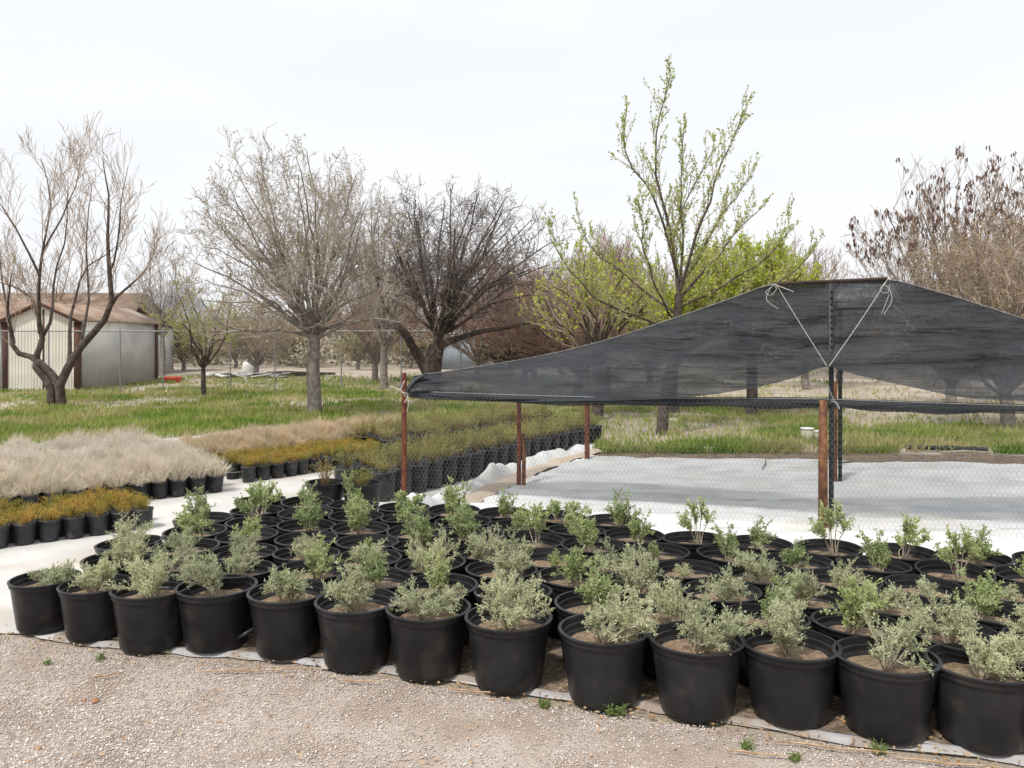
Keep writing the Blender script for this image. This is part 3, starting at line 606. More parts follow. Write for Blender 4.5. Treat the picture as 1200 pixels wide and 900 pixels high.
# red crate with open top
def crate(loc, sx, sy, h, m, label, name='crate'):
    w_ = .03; o = link(name, mesh_np(name, [boxc(-sx, sx, -sy, sy, 0, w_), boxc(-sx, -sx + w_, -sy, sy, w_ + .001, h), boxc(sx - w_, sx, -sy, sy, w_ + .001, h), boxc(-sx + w_ + .001, sx - w_ - .001, -sy, -sy + w_, w_ + .001, h * .45), boxc(-sx + w_ + .001, sx - w_ - .001, -sy, -sy + w_, h * .6, h), boxc(-sx + w_ + .001, sx - w_ - .001, sy - w_, sy, w_ + .001, h)]), m)
    o.location = loc; tag(o, label, 'crate'); return o
crate(G(203, 449), .26, .2, .24, M['red'], 'small red crate on the ground at the right corner of the shed')
# debris heap: sheets and a tank
random.seed(3)
t = thing('debris_heap', 'heap of pale scrap sheets and stones beyond the fence', 'scrap heap', tuple(G(285, 443)))
ch = []
for k in range(60):
    x = random.gauss(-.2, .9); y = random.gauss(0, .5); z = random.uniform(0, .18); s = random.uniform(.05, .3); a = random.random() * 6; b_ = random.uniform(-.25, .25)
    ux = Vector((math.cos(a), math.sin(a), b_)) * s; uy = Vector((-math.sin(a), math.cos(a), random.uniform(-.3, .3))) * s * .6; c = Vector((x, y, z + .04))
    uz = Vector((0, 0, .02)); v = [c + sa * ux + sb * uy + sc * uz for sa in (-1, 1) for sb in (-1, 1) for sc in (-1, 1)]
    ch.append(([tuple(q) for q in v], boxc(0, 1, 0, 1, 0, 1)[1]))
link('scrap', mesh_np('scrap', ch), M['white'], t)
o = link('white_tank', mesh_np('white_tank', [lathe([(0.001, 0), (.26, 0), (.28, .08), (.28, .42), (.24, .56), (.12, .66), (.10, .74), (0.001, .74)], 20)], True), M['white']); o.location = G(291, 440); tag(o, 'white plastic tank standing upright in the scrap heap', 'tank')
t = thing('log', 'dark fallen log lying right of the scrap heap', 'log', tuple(G(350, 441)))
link('log_trunk', mesh_np('log_trunk', tubes([([(-1.4, 0, .1), (-.5, .05, .13), (.6, 0, .1), (1.6, .1, .12)], [.10, .11, .09, .05])], 8), True), M['barkdark'], t)
t = thing('tin_shed', 'small blue-grey tin shed far behind the mesquite trunk', 'shed', tuple(G(548, 433)))
link('wall', mesh_np('wall', [boxc(-1.6, 1.9, 0, 2, 0, 1.75)]), corr('tin', M['bluegrey'], 'X', 40), t)
link('roof', mesh_np('roof', [([(-1.8, -.2, 1.75), (2.1, -.2, 1.75), (2.1, 2.2, 2.0), (-1.8, 2.2, 2.0), (-1.8, -.2, 1.82), (2.1, -.2, 1.82), (2.1, 2.2, 2.07), (-1.8, 2.2, 2.07)], [(3, 2, 1, 0), (4, 5, 6, 7), (0, 1, 5, 4), (1, 2, 6, 5), (2, 3, 7, 6), (3, 0, 4, 7)])]), M['wallgrey'], t)
# two pale cans at back right
for px, lb in ((949, 'larger pale bucket in the grass behind the shade structure'), (962, 'smaller pale bucket, right one of the two in the grass')):
    px, k = (946, .85) if px == 949 else (959, .6)
    t = thing('bucket', lb, 'bucket', tuple(G(px, 519 if k > .8 else 517)), group='buckets left in the grass')
    link('body', mesh_np('body', [lathe([(.001, 0), (.10 * k, 0), (.12 * k, .26 * k), (.11 * k, .26 * k), (.09 * k, .02), (.001, .02)], 20)], True), mat('can_body', (.40, .38, .29), (.32, .32, .24), scale=6), t)
    link('lid', mesh_np('lid', [lathe([(.001, .262 * k), (.128 * k, .262 * k), (.128 * k, .29 * k), (.001, .30 * k)], 20)], True), M['white'], t)
o = link('black_pipe', mesh_np('black_pipe', tubes([([tuple(G(1062, 528) + Vector((0, 0, .05))), tuple(G(1110, 529) + Vector((0, 0, .05))), tuple(G(1158, 531) + Vector((0, 0, .05)))], [.035] * 3)], 8), True), M['tpost']); tag(o, 'long black pipe lying in the grass at the back right', 'pipe')
o = link('wooden_stick', mesh_np('wooden_stick', tubes([([tuple(G(1104, 533) + Vector((0, 0, .03))), tuple(G(1130, 532.5) + Vector((0, 0, .045))), tuple(G(1160, 533) + Vector((0, 0, .03)))], [.022, .025, .02])], 6), True), M['stem']); tag(o, 'pale wooden stick lying in front of the black pipe', 'stick')

# ------------------------------------------------------------------ shade structure
t = thing('shade_structure', 'low black shade-cloth canopy on rusty posts with a raised ridge bar', 'shade structure', (0, 0, 0))
LP = Vector((-1.12, 8.4, 0)); MP = Vector((2.80, 7.3, 0)); fu = unit(MP - LP); RP = LP + fu * 8.2
ridge = [P(484, 441, 8.45), P(520, 436, 8.6), P(580, 427, 8.8), P(650, 414, 8.8), P(720, 396, 8.5), P(800, 370, 8.1), P(860, 349, 7.8), P(905, 334, 7.48), P(970, 331, 7.48), P(1038, 328, 7.48), P(1090, 340, 7.5), P(1150, 358, 7.6), P(1210, 377, 7.7), P(1330, 408, 7.8)]
low = [P(480, 463, 8.36), P(530, 468, 8.25), P(590, 471, 8.1), P(660, 470, 7.9), P(740, 469, 7.75), P(820, 464, 7.55), P(890, 453, 7.4), P(930, 443, 7.3), P(969, 430, 7.2), P(1010, 441, 7.15), P(1070, 454, 7.1), P(1130, 466, 7.0), P(1200, 470, 6.9), P(1330, 480, 6.7)]
def cz(p, a, b):
    e = math.sin(math.pi * b)
    return Vector((0, -.10 * e * fbm(a * 9, b * 2.0, 1) + .0, e * (-.03 + .05 * fbm(a * 14, b * 1.5, 1.0, 4)) + .012 * math.sin(a * 90) * (1 - abs(2 * b - 1))))
n_ = len(ridge)
front_ch = loft([ridge, low], 120, 30, cz)
link('front_canopy', mesh_np('front_canopy', [front_ch], True), M['shade'], t)
mid = [P(486, 442, 8.5), P(540, 440, 9.2), P(610, 436, 9.8), P(690, 430, 10.2), P(760, 415, 10.0), P(830, 395, 9.8), P(890, 375, 9.7), P(930, 362, 9.6), P(978, 358, 9.6), P(1030, 360, 9.6), P(1090, 372, 9.7), P(1150, 384, 9.8), P(1210, 394, 9.9), P(1330, 410, 10)]
back = [P(488, 444, 8.6), P(560, 447, 9.4), P(640, 446, 10.4), P(690, 444, 11.3), P(760, 444, 11.5), P(830, 444, 11.6), P(890, 444, 11.7), P(930, 444, 11.7), P(978, 444, 11.7), P(1030, 445, 11.7), P(1090, 446, 11.8), P(1150, 446, 11.8), P(1210, 447, 11.9), P(1330, 447, 12)]
r2 = [p + Vector((0, .01, 0)) for p in ridge]
link('rear_canopy', mesh_np('rear_canopy', [loft([r2, mid, back], 100, 30, lambda p, a, b: Vector((0, 0, -.06 * math.sin(math.pi * b) * (b > 0) * (.6 + fbm(a * 6, b * 3, 1)))))], True), M['shaderear'], t)
# drooping hem and folded band on the front wire
HZ = 1.16
def hempt(s, z): p = LP + fu * s; return Vector((p.x, p.y + .02, z - .025 * math.sin(math.pi * min(1, (s % 4.07) / 4.07))))
ss = [i * .2 for i in range(42)]
fold = [[hempt(s, HZ + .01) for s in ss], [hempt(s, HZ - .035 + .02 * fbm(s, 0, 1.5)) + Vector((0, -.03, 0)) for s in ss], [hempt(s, HZ - .058 + .045 * fbm(s, 5, 1.5)) for s in ss]]
link('hem', mesh_np('hem', [loft(fold, 160, 7)], True), M['shadehem'], t)
fold = [[hempt(s, HZ + .0) + Vector((0, .5, -.01)) for s in ss], [hempt(s, HZ - .09 - .05 * abs(fbm(s, 1, .8))) + Vector((0, .45, 0)) for s in ss]]
link('hanging_cloth', mesh_np('hanging_cloth', [loft(fold, 100, 5)], True), M['shade'], t)
link('top_wire', mesh_np('top_wire', tubes([([hempt(s, HZ + .012) for s in ss], [.004] * len(ss))], 5), True), M['wire'], t)
pl = [P(475, 443, 8.4), P(482, 448, 8.4), P(480, 462, 8.38)]
link('corner_tie', mesh_np('corner_tie', tubes([([P(474, 462, 8.38), P(486, 446, 8.42), P(500, 438, 8.45)], [.02, .028, .012])], 6), True), M['tpost'], t)
# posts
def pipe_post(p, h, r, m, name='post'): return link(name, mesh_np(name, tubes([([(p[0], p[1], 0), (p[0] + .004, p[1], h * .5), (p[0], p[1], h)], [r, r * .97, r])], 10), True), m, t)
pipe_post(LP, 1.36, .028, M['rust']); g = G(608, 571); pipe_post((g.x, g.y), 1.12, .026, M['rust']); pipe_post((g.x + .055, g.y + .01), .62, .024, M['wood'], 'prop')
g = G(688, 539.5); pipe_post((g.x, g.y), 1.22, .036, M['rust'])
def tpost(p, h, s=1.0):
    ch = [boxc(p[0] - .022 * s, p[0] + .022 * s, p[1] - .003, p[1] + .003, 0, h), boxc(p[0] - .003, p[0] + .003, p[1] + .0035, p[1] + .04 * s, 0, h)]
    z = .1
    while z < h - .05: ch.append(boxc(p[0] - .010, p[0] + .010, p[1] - .013, p[1] - .0035, z, z + .022)); z += .055
    return link('steel_stake', mesh_np('steel_stake', ch), M['tpost'], t)
link('post', mesh_np('post', [([(x * s + MP.x, y * s + MP.y, z) for (z, s) in ((0, 1.05), (1.16, .9)) for x, y in ((-.036, -.032), (.031, -.032), (.036, .032), (-.031, .032))], [(3, 2, 1, 0), (4, 5, 6, 7), (0, 1, 5, 4), (1, 2, 6, 5), (2, 3, 7, 6), (3, 0, 4, 7)])]), M['wood'], t)
tpost((MP.x + .075, MP.y), EYE + (HOR - 332) * 7.3 / F)
g2 = (3.79, 9.55)
link('post', mesh_np('post', [boxc(g2[0] - .03, g2[0] + .03, g2[1] - .03, g2[1] + .03, 0, 1.2)]), M['wood'], t); tpost((g2[0] + .075, g2[1]), EYE + (HOR - 362) * 9.55 / F)
g3 = G(985, 548); pipe_post((g3.x, g3.y), 1.2, .02, M['tpost'])
sel = [p + Vector((0, -.006, .004)) for p in resample(ridge, 90)]
link('selvage', mesh_np('selvage', tubes([(sel, [.004] * 90)], 5), True), M['selvage'], t)
# ridge bar and guys
e0 = P(904, 333, 7.45); e1 = P(1040, 326.5, 7.45)
link('ridge_bar', mesh_np('ridge_bar', tubes([([e0, e0.lerp(e1, .5), e1], [.016] * 3)], 8), True), M['darkbar'], t)
link('rear_bar', mesh_np('rear_bar', tubes([([P(915, 363, 9.5), P(983, 361, 9.5), P(1045, 362, 9.5)], [.022] * 3)], 8), True), M['browntrim'], t)
def rope(pts, r=.005, n=12, nm='rope'): p = resample(pts, n); r *= .5; return link(nm, mesh_np(nm, tubes([(p, [r] * n)], 5), True), M['rope'], t)
k_ = P(969, 429, 7.16)
rope([e0 + Vector((.02, -.06, 0)), e0.lerp(k_, .5) + Vector((0, -.05, 0)), k_]); rope([e1 + Vector((-.02, -.06, 0)), e1.lerp(k_, .5) + Vector((0, -.05, 0)), k_ + Vector((.02, 0, 0))])
rope([e0 + Vector((0, -.05, 0)), P(898, 350, 7.35), P(912, 362, 7.3)], .004); rope([e0 + Vector((0, -.05, .0)), P(920, 338, 7.3), P(930, 342, 7.3)], .006)
rope([P(904, 337, 7.35), P(897, 342, 7.35), P(903, 346, 7.35), P(910, 338, 7.35), P(903, 332, 7.38)], .004, 16)
rope([P(1036, 334, 7.35), P(1042, 338, 7.35), P(1045, 352, 7.3), P(1036, 368, 7.3)], .004); rope([P(1038, 330, 7.36), P(1031, 340, 7.35), P(1040, 343, 7.35), P(1043, 333, 7.35)], .004, 16)
rope([P(1042, 345, 7.33), P(1037, 358, 7.3), P(1033, 368, 7.3)], .0035)
rope([P(932, 345, 7.6), P(950, 395, 7.5), P(966, 428, 7.3)], .003)
rope([P(474, 446, 8.35), P(470, 458, 8.3), P(478, 462, 8.3), P(474, 472, 8.3)], .007, 14); rope([P(457, 452, 8.3), P(466, 456, 8.3), P(474, 462, 8.33)], .007); rope([P(462, 462, 8.3), P(469, 456, 8.3), P(472, 450, 8.33)], .005)
rope([P(474, 462, 8.33), P(479, 470, 8.3), P(477, 482, 8.3)], .006)
rope([P(970, 452, 7.2), P(976, 466, 7.2), P(984, 480, 7.2), P(981, 472, 7.2), P(974, 470, 7.2)], .004, 16)

# chicken wire along the front line of the structure
def chicken(p0, p1, h, cell=.043, r=.0008):
    u = unit(p1 - p0); Ln = (p1 - p0).length; w_ = cell; s = w_ / math.sqrt(3); paths = []; rowh = 1.5 * s
    rows = int(h / rowh); cols = int(Ln / w_)
    def q(a, z): d = .012 * math.sin(a * 2.1) * math.sin(z * 4); return (p0.x + u.x * a, p0.y + u.y * a + d, z)
    # zigzags plus uprights
    for j in range(rows):
        zb = .02 + j * rowh; off = (j % 2) * w_ / 2; pts = []
        for i in range(cols * 2 + 1):
            pts.append(q(off + i * w_ / 2, zb + (s / 2 if i % 2 else 0)))
        paths.append((pts, [r] * len(pts)))
    ups = []
    for j in range(rows - 1):
        zb = .02 + j * rowh; off = (j % 2) * w_ / 2
        for i in range(cols):
            a = off + (i + .5) * w_; ups.append(([q(a, zb + s / 2), q(a, zb + 1.5 * s)], [r * 1.5, r * 1.5]))
    return tubes(paths, 3) + tubes(ups, 3)
o = link('chicken_wire', mesh_np('chicken_wire', chicken(LP - fu * .3, RP, HZ)), M['wire'])
tag(o, 'hexagonal chicken wire netting strung along the front of the shade structure', 'wire netting')

# ------------------------------------------------------------------ big black pots and shrubs
Rt, Rb, Hp = .213, .165, .325
def potmesh(Rt, Rb, H, soilz, seg=44):
    pr = [(.001, 0), (Rb - .012, 0), (Rb, .010), (Rb + .004, .03), (Rt - .012, H - .055), (Rt - .011, H - .036)]
    inner = [(Rt - .010, H - .006), (Rt - .014, H - .03), (Rt - .020, H - .034), (Rt - .022, H - .058), (Rt - .027, H - .062), (Rt - .036, soilz - .02)]
    rim = [(Rt - .0105, H - .036), (Rt - .001, H - .034), (Rt, H - .012), (Rt + .006, H - .010), (Rt + .007, H - .002), (Rt + .001, H + .001), (Rt - .009, H), (Rt - .010, H - .006)]
    return pr, rim, inner
pr, rim, inner = potmesh(Rt, Rb, Hp, .245)
me_body = mesh_np('pot', [lathe(pr, 44), lathe(inner[::1], 44)], True); me_rim = mesh_np('rim', [lathe(rim, 44)], True)
for m_ in (me_body, me_rim):
    try: m_.set_sharp_from_angle(angle=R(40))
    except Exception: pass
def soilmesh(r, z, n=30, rings=7, amp=.012):
    V = [(0, 0, z + .012)]; f3 = []; f4 = []
    for k in range(1, rings + 1):
        for j in range(n):
            a = j * 2 * math.pi / n; q = r * k / rings; V.append((q * math.cos(a), q * math.sin(a), z + .012 * (1 - (k / rings) ** 2) + amp * fbm(q * math.cos(a), q * math.sin(a), 14, z)))
    for j in range(n): f3.append((0, 1 + j, 1 + (j + 1) % n))
    for k in range(rings - 1):
        for j in range(n): f4.append((1 + k * n + j, 1 + (k + 1) * n + j, 1 + (k + 1) * n + (j + 1) % n, 1 + k * n + (j + 1) % n))
    # litter bits
    return [(V, f3), (V, f4)]
soils = [mesh_np('soil', soilmesh(Rt - .034, .25), True)]

def shrub(seed, h=.34, wd=.17, lean=(0, 0), stems=13, twigs=10, lpt=20, leafl=.015, leafw=.0055, leggy=0, open_=0):
    random.seed(seed); sp = []; tp = []; lp = []; ld = []
    for s in range(stems):
        a = random.random() * 6.283; rad = random.uniform(.25, 1.0) ** .7
        e = Vector((math.cos(a) * wd * rad + lean[0], math.sin(a) * wd * rad * .9 + lean[1], h * (1 - .55 * rad * rad) * random.uniform(.62, 1.05)))
        b = Vector((math.cos(a) * .012, math.sin(a) * .012, 0)); m1 = b.lerp(e, .35) + Vector((0, 0, .03 * random.random())) + rvec() * .010; m2 = b.lerp(e, .7) + Vector((0, 0, .02)) + rvec() * .014
        pts = resample([b, m1, m2, e], 8); sp.append((pts, [.0042 * (1 - .75 * i / 7) + .0006 for i in range(8)]))
        t0 = .22 + leggy * .4
        for k in range(twigs):
            t = t0 + (1 - t0) * (k + random.random()) / twigs; x = t * 7; i = min(int(x), 6); p = pts[i].lerp(pts[i + 1], x - i); tan = unit(pts[i + 1] - pts[i])
            d = unit(tan + unit(rvec()) * (.9 + open_) + Vector((0, 0, .35))); Lt = random.uniform(.03, .085) * (h / .34) * (1.15 - .35 * t); q1 = p + d * Lt * .5; d2 = unit(d + rvec() * .2 + Vector((0, 0, .3))); q2 = q1 + d2 * Lt * .5
            tp.append(([p, q1, q2], [.0017, .0013, .0007]))
            for l in range(lpt):
                u = random.random(); c = p.lerp(q1, u * 2) if u < .5 else q1.lerp(q2, u * 2 - 1); lp.append(tuple(c + rvec() * .002)); ld.append(tuple(d2 * .8 + unit(rvec())))
            # short side sprigs
            for z in range(2):
                c = q1.lerp(q2, random.random()); dd = unit(d2 + unit(rvec()) * .8); 
                for l in range(lpt // 3): lp.append(tuple(c + dd * random.uniform(0, .03))); ld.append(tuple(dd + unit(rvec()) * .8))
    return mesh_np('stems', tubes(sp, 5) + tubes(tp, 3), True), mesh_np('leaves', [leaf_quads(lp, ld, leafl, leafw)])
# shrub kinds
V_grey = [shrub(100 + i, h=.25 + .025 * (i % 4), wd=.135 + .02 * (i % 3), lpt=20, stems=14, lean=(random.Random(i).uniform(-.07, .07), random.Random(i + 50).uniform(-.05, .05))) for i in range(8)]
V_green = [shrub(200 + i, stems=12, h=.28 + .03 * (i % 3), wd=.11 + .015 * (i % 3), lean=(random.Random(i).uniform(-.06, .06), 0), leafl=.020, leafw=.010, lpt=13, twigs=9) for i in range(5)]
V_leggy = [shrub(300 + i, h=.34 + .03 * i, wd=.13, stems=6, twigs=9, lpt=14, leafl=.024, leafw=.012, leggy=1, lean=(random.Random(i).uniform(-.05, .05), 0)) for i in range(4)]
MV = {'grey': M['leafgrey'], 'green': M['leafgreen'], 'leggy': M['leafgreen']}
for lst, k in ((V_grey, 'grey'), (V_green, 'green'), (V_leggy, 'leggy')):
    for a, b_ in lst: a.materials.append(M['stem']); b_.materials.append(MV[k])
ORD = 'first second third fourth fifth sixth seventh eighth ninth tenth eleventh twelfth thirteenth fourteenth fifteenth sixteenth seventeenth eighteenth nineteenth twentieth'.split()
def ordn(i): return ORD[i] if i < 20 else 'twenty-' + ORD[i - 20]
def big_pot(x, y, label, sv, rz, sc=1.0, psc=1.0, off=(0, 0), tilt=(0, 0)):
    t = thing('potted_shrub', label, 'potted plant', (x, y, .022), 0, 'big black pots of grey-green shrubs'); t.scale = (sc, sc, sc); t.rotation_euler = (tilt[0], tilt[1], rz)
    p = link('pot', me_body, M['pot'], t); link('rim', me_rim, M['pot'], p); link('soil', soils[0], M['soil'], t)
    if sv:
        s_ = link('stems', sv[0], None, t); l_ = link('leaves', sv[1], None, t)
        for o in (s_, l_): o.location = (off[0], off[1], .252); o.rotation_euler = (0, 0, random.random() * .0); o.scale = (psc,) * 3
    return t
# front row: rim centre pixels, shrub (height, half width, lean x, stems, desc)
FR = [(53, 677, .88, (.19, .14, .06), 'low shrub leaning to the right'), (112, 684, .90, (.24, .13, .01), 'small bushy shrub'), (178, 688, .98, (.30, .17, .00), 'broad full shrub'),
      (254, 686, 1, (.27, .11, -.09), 'shrub leaning to the left'), (338, 692, 1, (.22, .10, -.01), 'compact low shrub'), (418, 703, 1, (.26, .12, -.04), 'upright feathery shrub'),
      (502, 711, 1, (.22, .19, .01), 'wide flat-topped silvery shrub'), (596, 722, 1, (.31, .17, .03), 'full rounded pale shrub'), (708, 736, 1, (.29, .18, .10), 'shrub sprawling over the right rim'),
      (816, 747, 1, (.29, .15, .10), 'shrub leaning right, bare lower stems'), (926, 753, 1, (.33, .11, -.03), 'tall dense shrub leaning to the left'), (1038, 767, 1, (.31, .19, .02), 'open shrub with curved bare stems'),
      (1150, 776, 1, (.24, .16, .03), 'spiky low shrub'), (1268, 788, 1, (.28, .15, 0), 'shrub')]
row0 = []
ZR = Hp
for i, (px, py, sc, (h, wd, ln), desc) in enumerate(FR):
    g = G(px, py, ZR * sc + .02); row0.append(Vector((g.x, g.y, 0)))
    sv = shrub(500 + i, h=h * .97, wd=wd * 1.1, lean=(ln, -.01), stems=17 if i not in (11,) else 12, twigs=11 if i != 11 else 9, lpt=18, leggy=.25 if i in (9, 11, 8) else 0)
    sv[0].materials.append(M['stem']); sv[1].materials.append(M['leafgrey'])
    big_pot(g.x, g.y, 'black pot, %s, %s from left in the front row' % (desc, ordn(i)), sv, 0, sc)
def proj(x, y, z): return 600 + F * x / y, HOR - F * (z - EYE) / y
rows = [row0]; random.seed(11)
u0 = Vector((.96, -.28, 0)); v0 = Vector((.28, .96, 0))
RN = ['front', 'second', 'third', 'fourth', 'fifth', 'sixth', 'seventh']
descs = {'grey': ['silvery grey-green shrub', 'rounded grey shrub', 'bushy grey-green shrub', 'sparse greyish shrub'], 'green': ['bright green bushy shrub', 'soft green upright shrub', 'leafy green shrub'], 'leggy': ['tall leggy green shrub', 'lanky shrub with bare pale stems']}
for r in range(1, 7):
    prev = rows[-1]; cur = []
    for a, b_ in zip(prev, prev[1:]): cur.append((a + b_) / 2 + v0 * .378)
    e = cur[-1]; 
    cur.append(e + u0 * .434); cur.append(e + u0 * .868)
    if r % 2 == 0: cur.insert(0, cur[0] - u0 * .434)
    # relax spacing
    rel = [cur[0]]
    for p in cur[1:]:
        d = p - rel[-1]; rel.append(rel[-1] + unit(d) * max(d.length, .432))
    rows.append(rel)
    k = 0
    for p in rel:
        q = p + Vector((random.uniform(-.012, .012), random.uniform(-.012, .012), 0)); x_, y_ = proj(q.x, q.y, .33)
        if x_ > 1250 or x_ < 10: continue
        if r == 6 and x_ > 720: continue
        rr_ = random.random(); pg = .12 + .12 * r
        kind = 'leggy' if (r >= 4 and rr_ < .30) else ('green' if rr_ < pg + (.3 if r >= 4 else 0) else 'grey')
        lst = {'grey': V_grey, 'green': V_green, 'leggy': V_leggy}[kind]; sv = random.choice(lst)
        empty = random.random() < .09
        d = 'sparse low sprig' if empty else random.choice(descs[kind])
        big_pot(q.x, q.y, 'pot of %s, %s from left in %s big-pot row' % (d, ordn(k), RN[r]), sv, random.random() * 6.28, random.uniform(.97, 1.0), (.42 if empty else random.uniform(.72, 1.05)), (random.uniform(-.04, .04), random.uniform(-.04, .04)), (random.gauss(0, .022), random.gauss(0, .022)))
        k += 1
ROWS = rows

# ------------------------------------------------------------------ small pots
def small_pot_mesh(r, h, seg=20):
    return mesh_np('pot', [lathe([(.001, 0), (r * .80, 0), (r * .82, .008), (r * .97, h - .02), (r * 1.04, h - .018), (r * 1.05, h), (r * .97, h + .001), (r * .9, h - .05), (.001, h - .045)], seg)], True)
def strawclump(seed, h, spread, n=230):
    random.seed(seed); paths = []
    for i in range(n):
        a = random.random() * 6.28; q = random.random() ** .6; b = Vector((math.cos(a) * .05 * q, math.sin(a) * .05 * q, 0)); hh = h * random.uniform(.55, 1.05) * (1 - .35 * q)
        e = Vector((math.cos(a) * spread * q + random.gauss(0, .02), math.sin(a) * spread * q + random.gauss(0, .02), hh)); m_ = b.lerp(e, .5) + Vector((0, 0, .12 * h)) + rvec() * .012
        paths.append(([b, m_, e], [.0026, .0022, .0010]))
        if random.random() < .6:
            f_ = e + rvec() * .03 + Vector((0, 0, .01)); paths.append(([m_, m_.lerp(f_, .6) + rvec() * .006, f_], [.0018, .0015, .0009]))
    return mesh_np('straw', tubes(paths, 3))
def feather(seed, h, spread, n=36, lf=40, ll=.012, lw=.004):
    random.seed(seed); paths = []; lp = []; ld = []
    for i in range(n):
        a = random.random() * 6.28; q = random.random() ** .6; b = Vector((0, 0, 0)); e = Vector((math.cos(a) * spread * q, math.sin(a) * spread * q, h * random.uniform(.6, 1.05) * (1 - .3 * q)))
        m_ = b.lerp(e, .5) + Vector((0, 0, .1 * h)) + rvec() * .015; paths.append(([b, m_, e], [.0025, .0018, .0008]))
        for k in range(lf):
            u = random.uniform(.25, 1); c = (b.lerp(m_, u * 2) if u < .5 else m_.lerp(e, u * 2 - 1)) + rvec() * .011; lp.append(tuple(c)); ld.append(tuple(unit(e - b) + unit(rvec()) * .7))
    return mesh_np('stems', tubes(paths, 3)), mesh_np('leaves', [leaf_quads(lp, ld, ll, lw)])
sp_me = small_pot_mesh(.085, .175); fp_me = small_pot_mesh(.135, .30, 28)
sp_me.materials.append(M['smallpot']); fp_me.materials.append(M['smallpot'])
ST = {k: [strawclump(40 + i + j * 10, .20 + .045 * i, .165) for i in range(4)] for j, k in enumerate(('straw', 'strawtan', 'strawgrey'))}
for k in ST:
    for m_ in ST[k]: m_.materials.append(M[k])
GD = [feather(60 + i, .15 + .02 * i, .125) for i in range(4)]; OL = [feather(70 + i, .24 + .03 * i, .17, 40, 26, .015, .006) for i in range(5)]
for lst, k in ((GD, 'leafgold'), (OL, 'leafolive')):
    for a, b_ in lst: a.materials.append(M['browntwig']); b_.materials.append(M[k])
cnt = {}
def block(origin, u, v, nu, nv, sp, potme, kinds, name, words, block_name, group, cat, minx=-60, limit=None, jit=.012, skip=None):
    """rows run along u from the path end; v counts rows away from the front"""
    u = unit(Vector((*u, 0))); v = unit(Vector((*v, 0))); hgt = .175 if potme is sp_me else .30
    for j in range(nv):
        k = 0
        for i in range(nu):
            p = Vector((*origin, 0)) + u * sp * (i + .5 * (j % 2)) + v * sp * .9 * j + Vector((random.uniform(-jit, jit), random.uniform(-jit, jit), 0))
            x_, y_ = proj(p.x, p.y, .3)
            if x_ < minx or x_ > 1250 or p.y < 3: continue
            if skip and skip(x_, proj(p.x, p.y, 0)[1], p): continue
            sv = random.choice(kinds)
            t = thing(name, '%s, %s in the %s row of the %s' % (words, ordn(k), ordn(j) if j else 'front', block_name), cat, (p.x, p.y, .018), 0, group); k += 1
            link('pot', potme, None, t); rz = random.random() * 6.28; s_ = random.uniform(.85, 1.15)
            if isinstance(sv, tuple):
                for n_, m_ in (('stems', sv[0]), ('leaves', sv[1])): o = link(n_, m_, None, t); o.location = (0, 0, hgt - .045); o.rotation_euler = (0, 0, rz); o.scale = (s_,) * 3
            else: o = link('straw', sv, None, t); o.location = (0, 0, hgt - .045); o.rotation_euler = (0, 0, rz); o.scale = (s_,) * 3
            t.rotation_euler = (random.gauss(0, .02), random.gauss(0, .02), 0)
            cnt[name] = cnt.get(name, 0) + 1
random.seed(21)
block((-3.30, 7.28), (-.8, -.6), (-.6, .8), 12, 4, .185, sp_me, GD, 'potted_golden_shrub', 'small pot of golden shrub', 'near left bed', 'small golden shrubs in the near left bed', 'potted plant')
block((-3.28, 9.0), (-.8, -.6), (-.6, .8), 17, 7, .20, sp_me, ST['straw'], 'dry_grass_pot', 'small pot of bleached dry grass', 'pale bed', 'pots of bleached dry grass', 'potted grass')
block((-4.10, 10.15), (-.8, -.6), (-.6, .8), 16, 11, .205, sp_me, ST['strawgrey'] + ST['straw'][:1], 'grey_grass_pot', 'small pot of greyish dead grass', 'grey bed', 'pots of greyish dead grass', 'potted grass')
block((-3.12, 9.62), (.65, .76), (-.76, .65), 14, 5, .19, sp_me, GD, 'potted_amber_shrub', 'small pot of amber feathery shrub', 'amber bed', 'small amber shrubs beside the white path', 'potted plant')
block((-3.95, 10.6), (.70, .71), (-.71, .70), 16, 6, .21, sp_me, ST['strawtan'], 'tan_grass_pot', 'small pot of tan dry grass', 'tan bed', 'pots of tan dry grass', 'potted grass', skip=lambda x, y, p: y < 486)
block((-1.36, 8.55), (.52, .85), (-.85, .52), 19, 3, .285, fp_me, OL, 'potted_olive_shrub', 'tall pot of olive shrub', 'olive bed', 'olive shrubs in tall pots left of the wire', 'potted plant')
block((-1.70, 11.2), (.60, .80), (-.80, .60), 15, 4, .285, fp_me, OL, 'potted_bronze_shrub', 'tall pot of bronze shrub', 'far bed', 'bronze green shrubs in tall pots of the far bed', 'potted plant', skip=lambda x, y, p: x > 690 or y < 488)
# two larger pots at the near end of that bed
for (px, py), lb in (((381, 566), 'wide black pot of low olive shrub nearest the white path corner'), ((424, 567), 'wide black pot with yellow-green feathery shrub just left of the corner post')):
    g = G(px, py, .33); t = thing('potted_wide_shrub', lb, 'potted plant', (g.x, g.y, .018), 0, 'two wide pots at the end of the olive bed'); t.scale = (.86, .86, 1.0)
    p_ = link('pot', me_body, M['pot'], t); link('rim', me_rim, M['pot'], p_); link('soil', soils[0], M['soil'], t)
    sv = random.choice(OL)
    for n_, m_ in (('stems', sv[0]), ('leaves', sv[1])): o = link(n_, m_, None, t); o.location = (0, 0, .25)

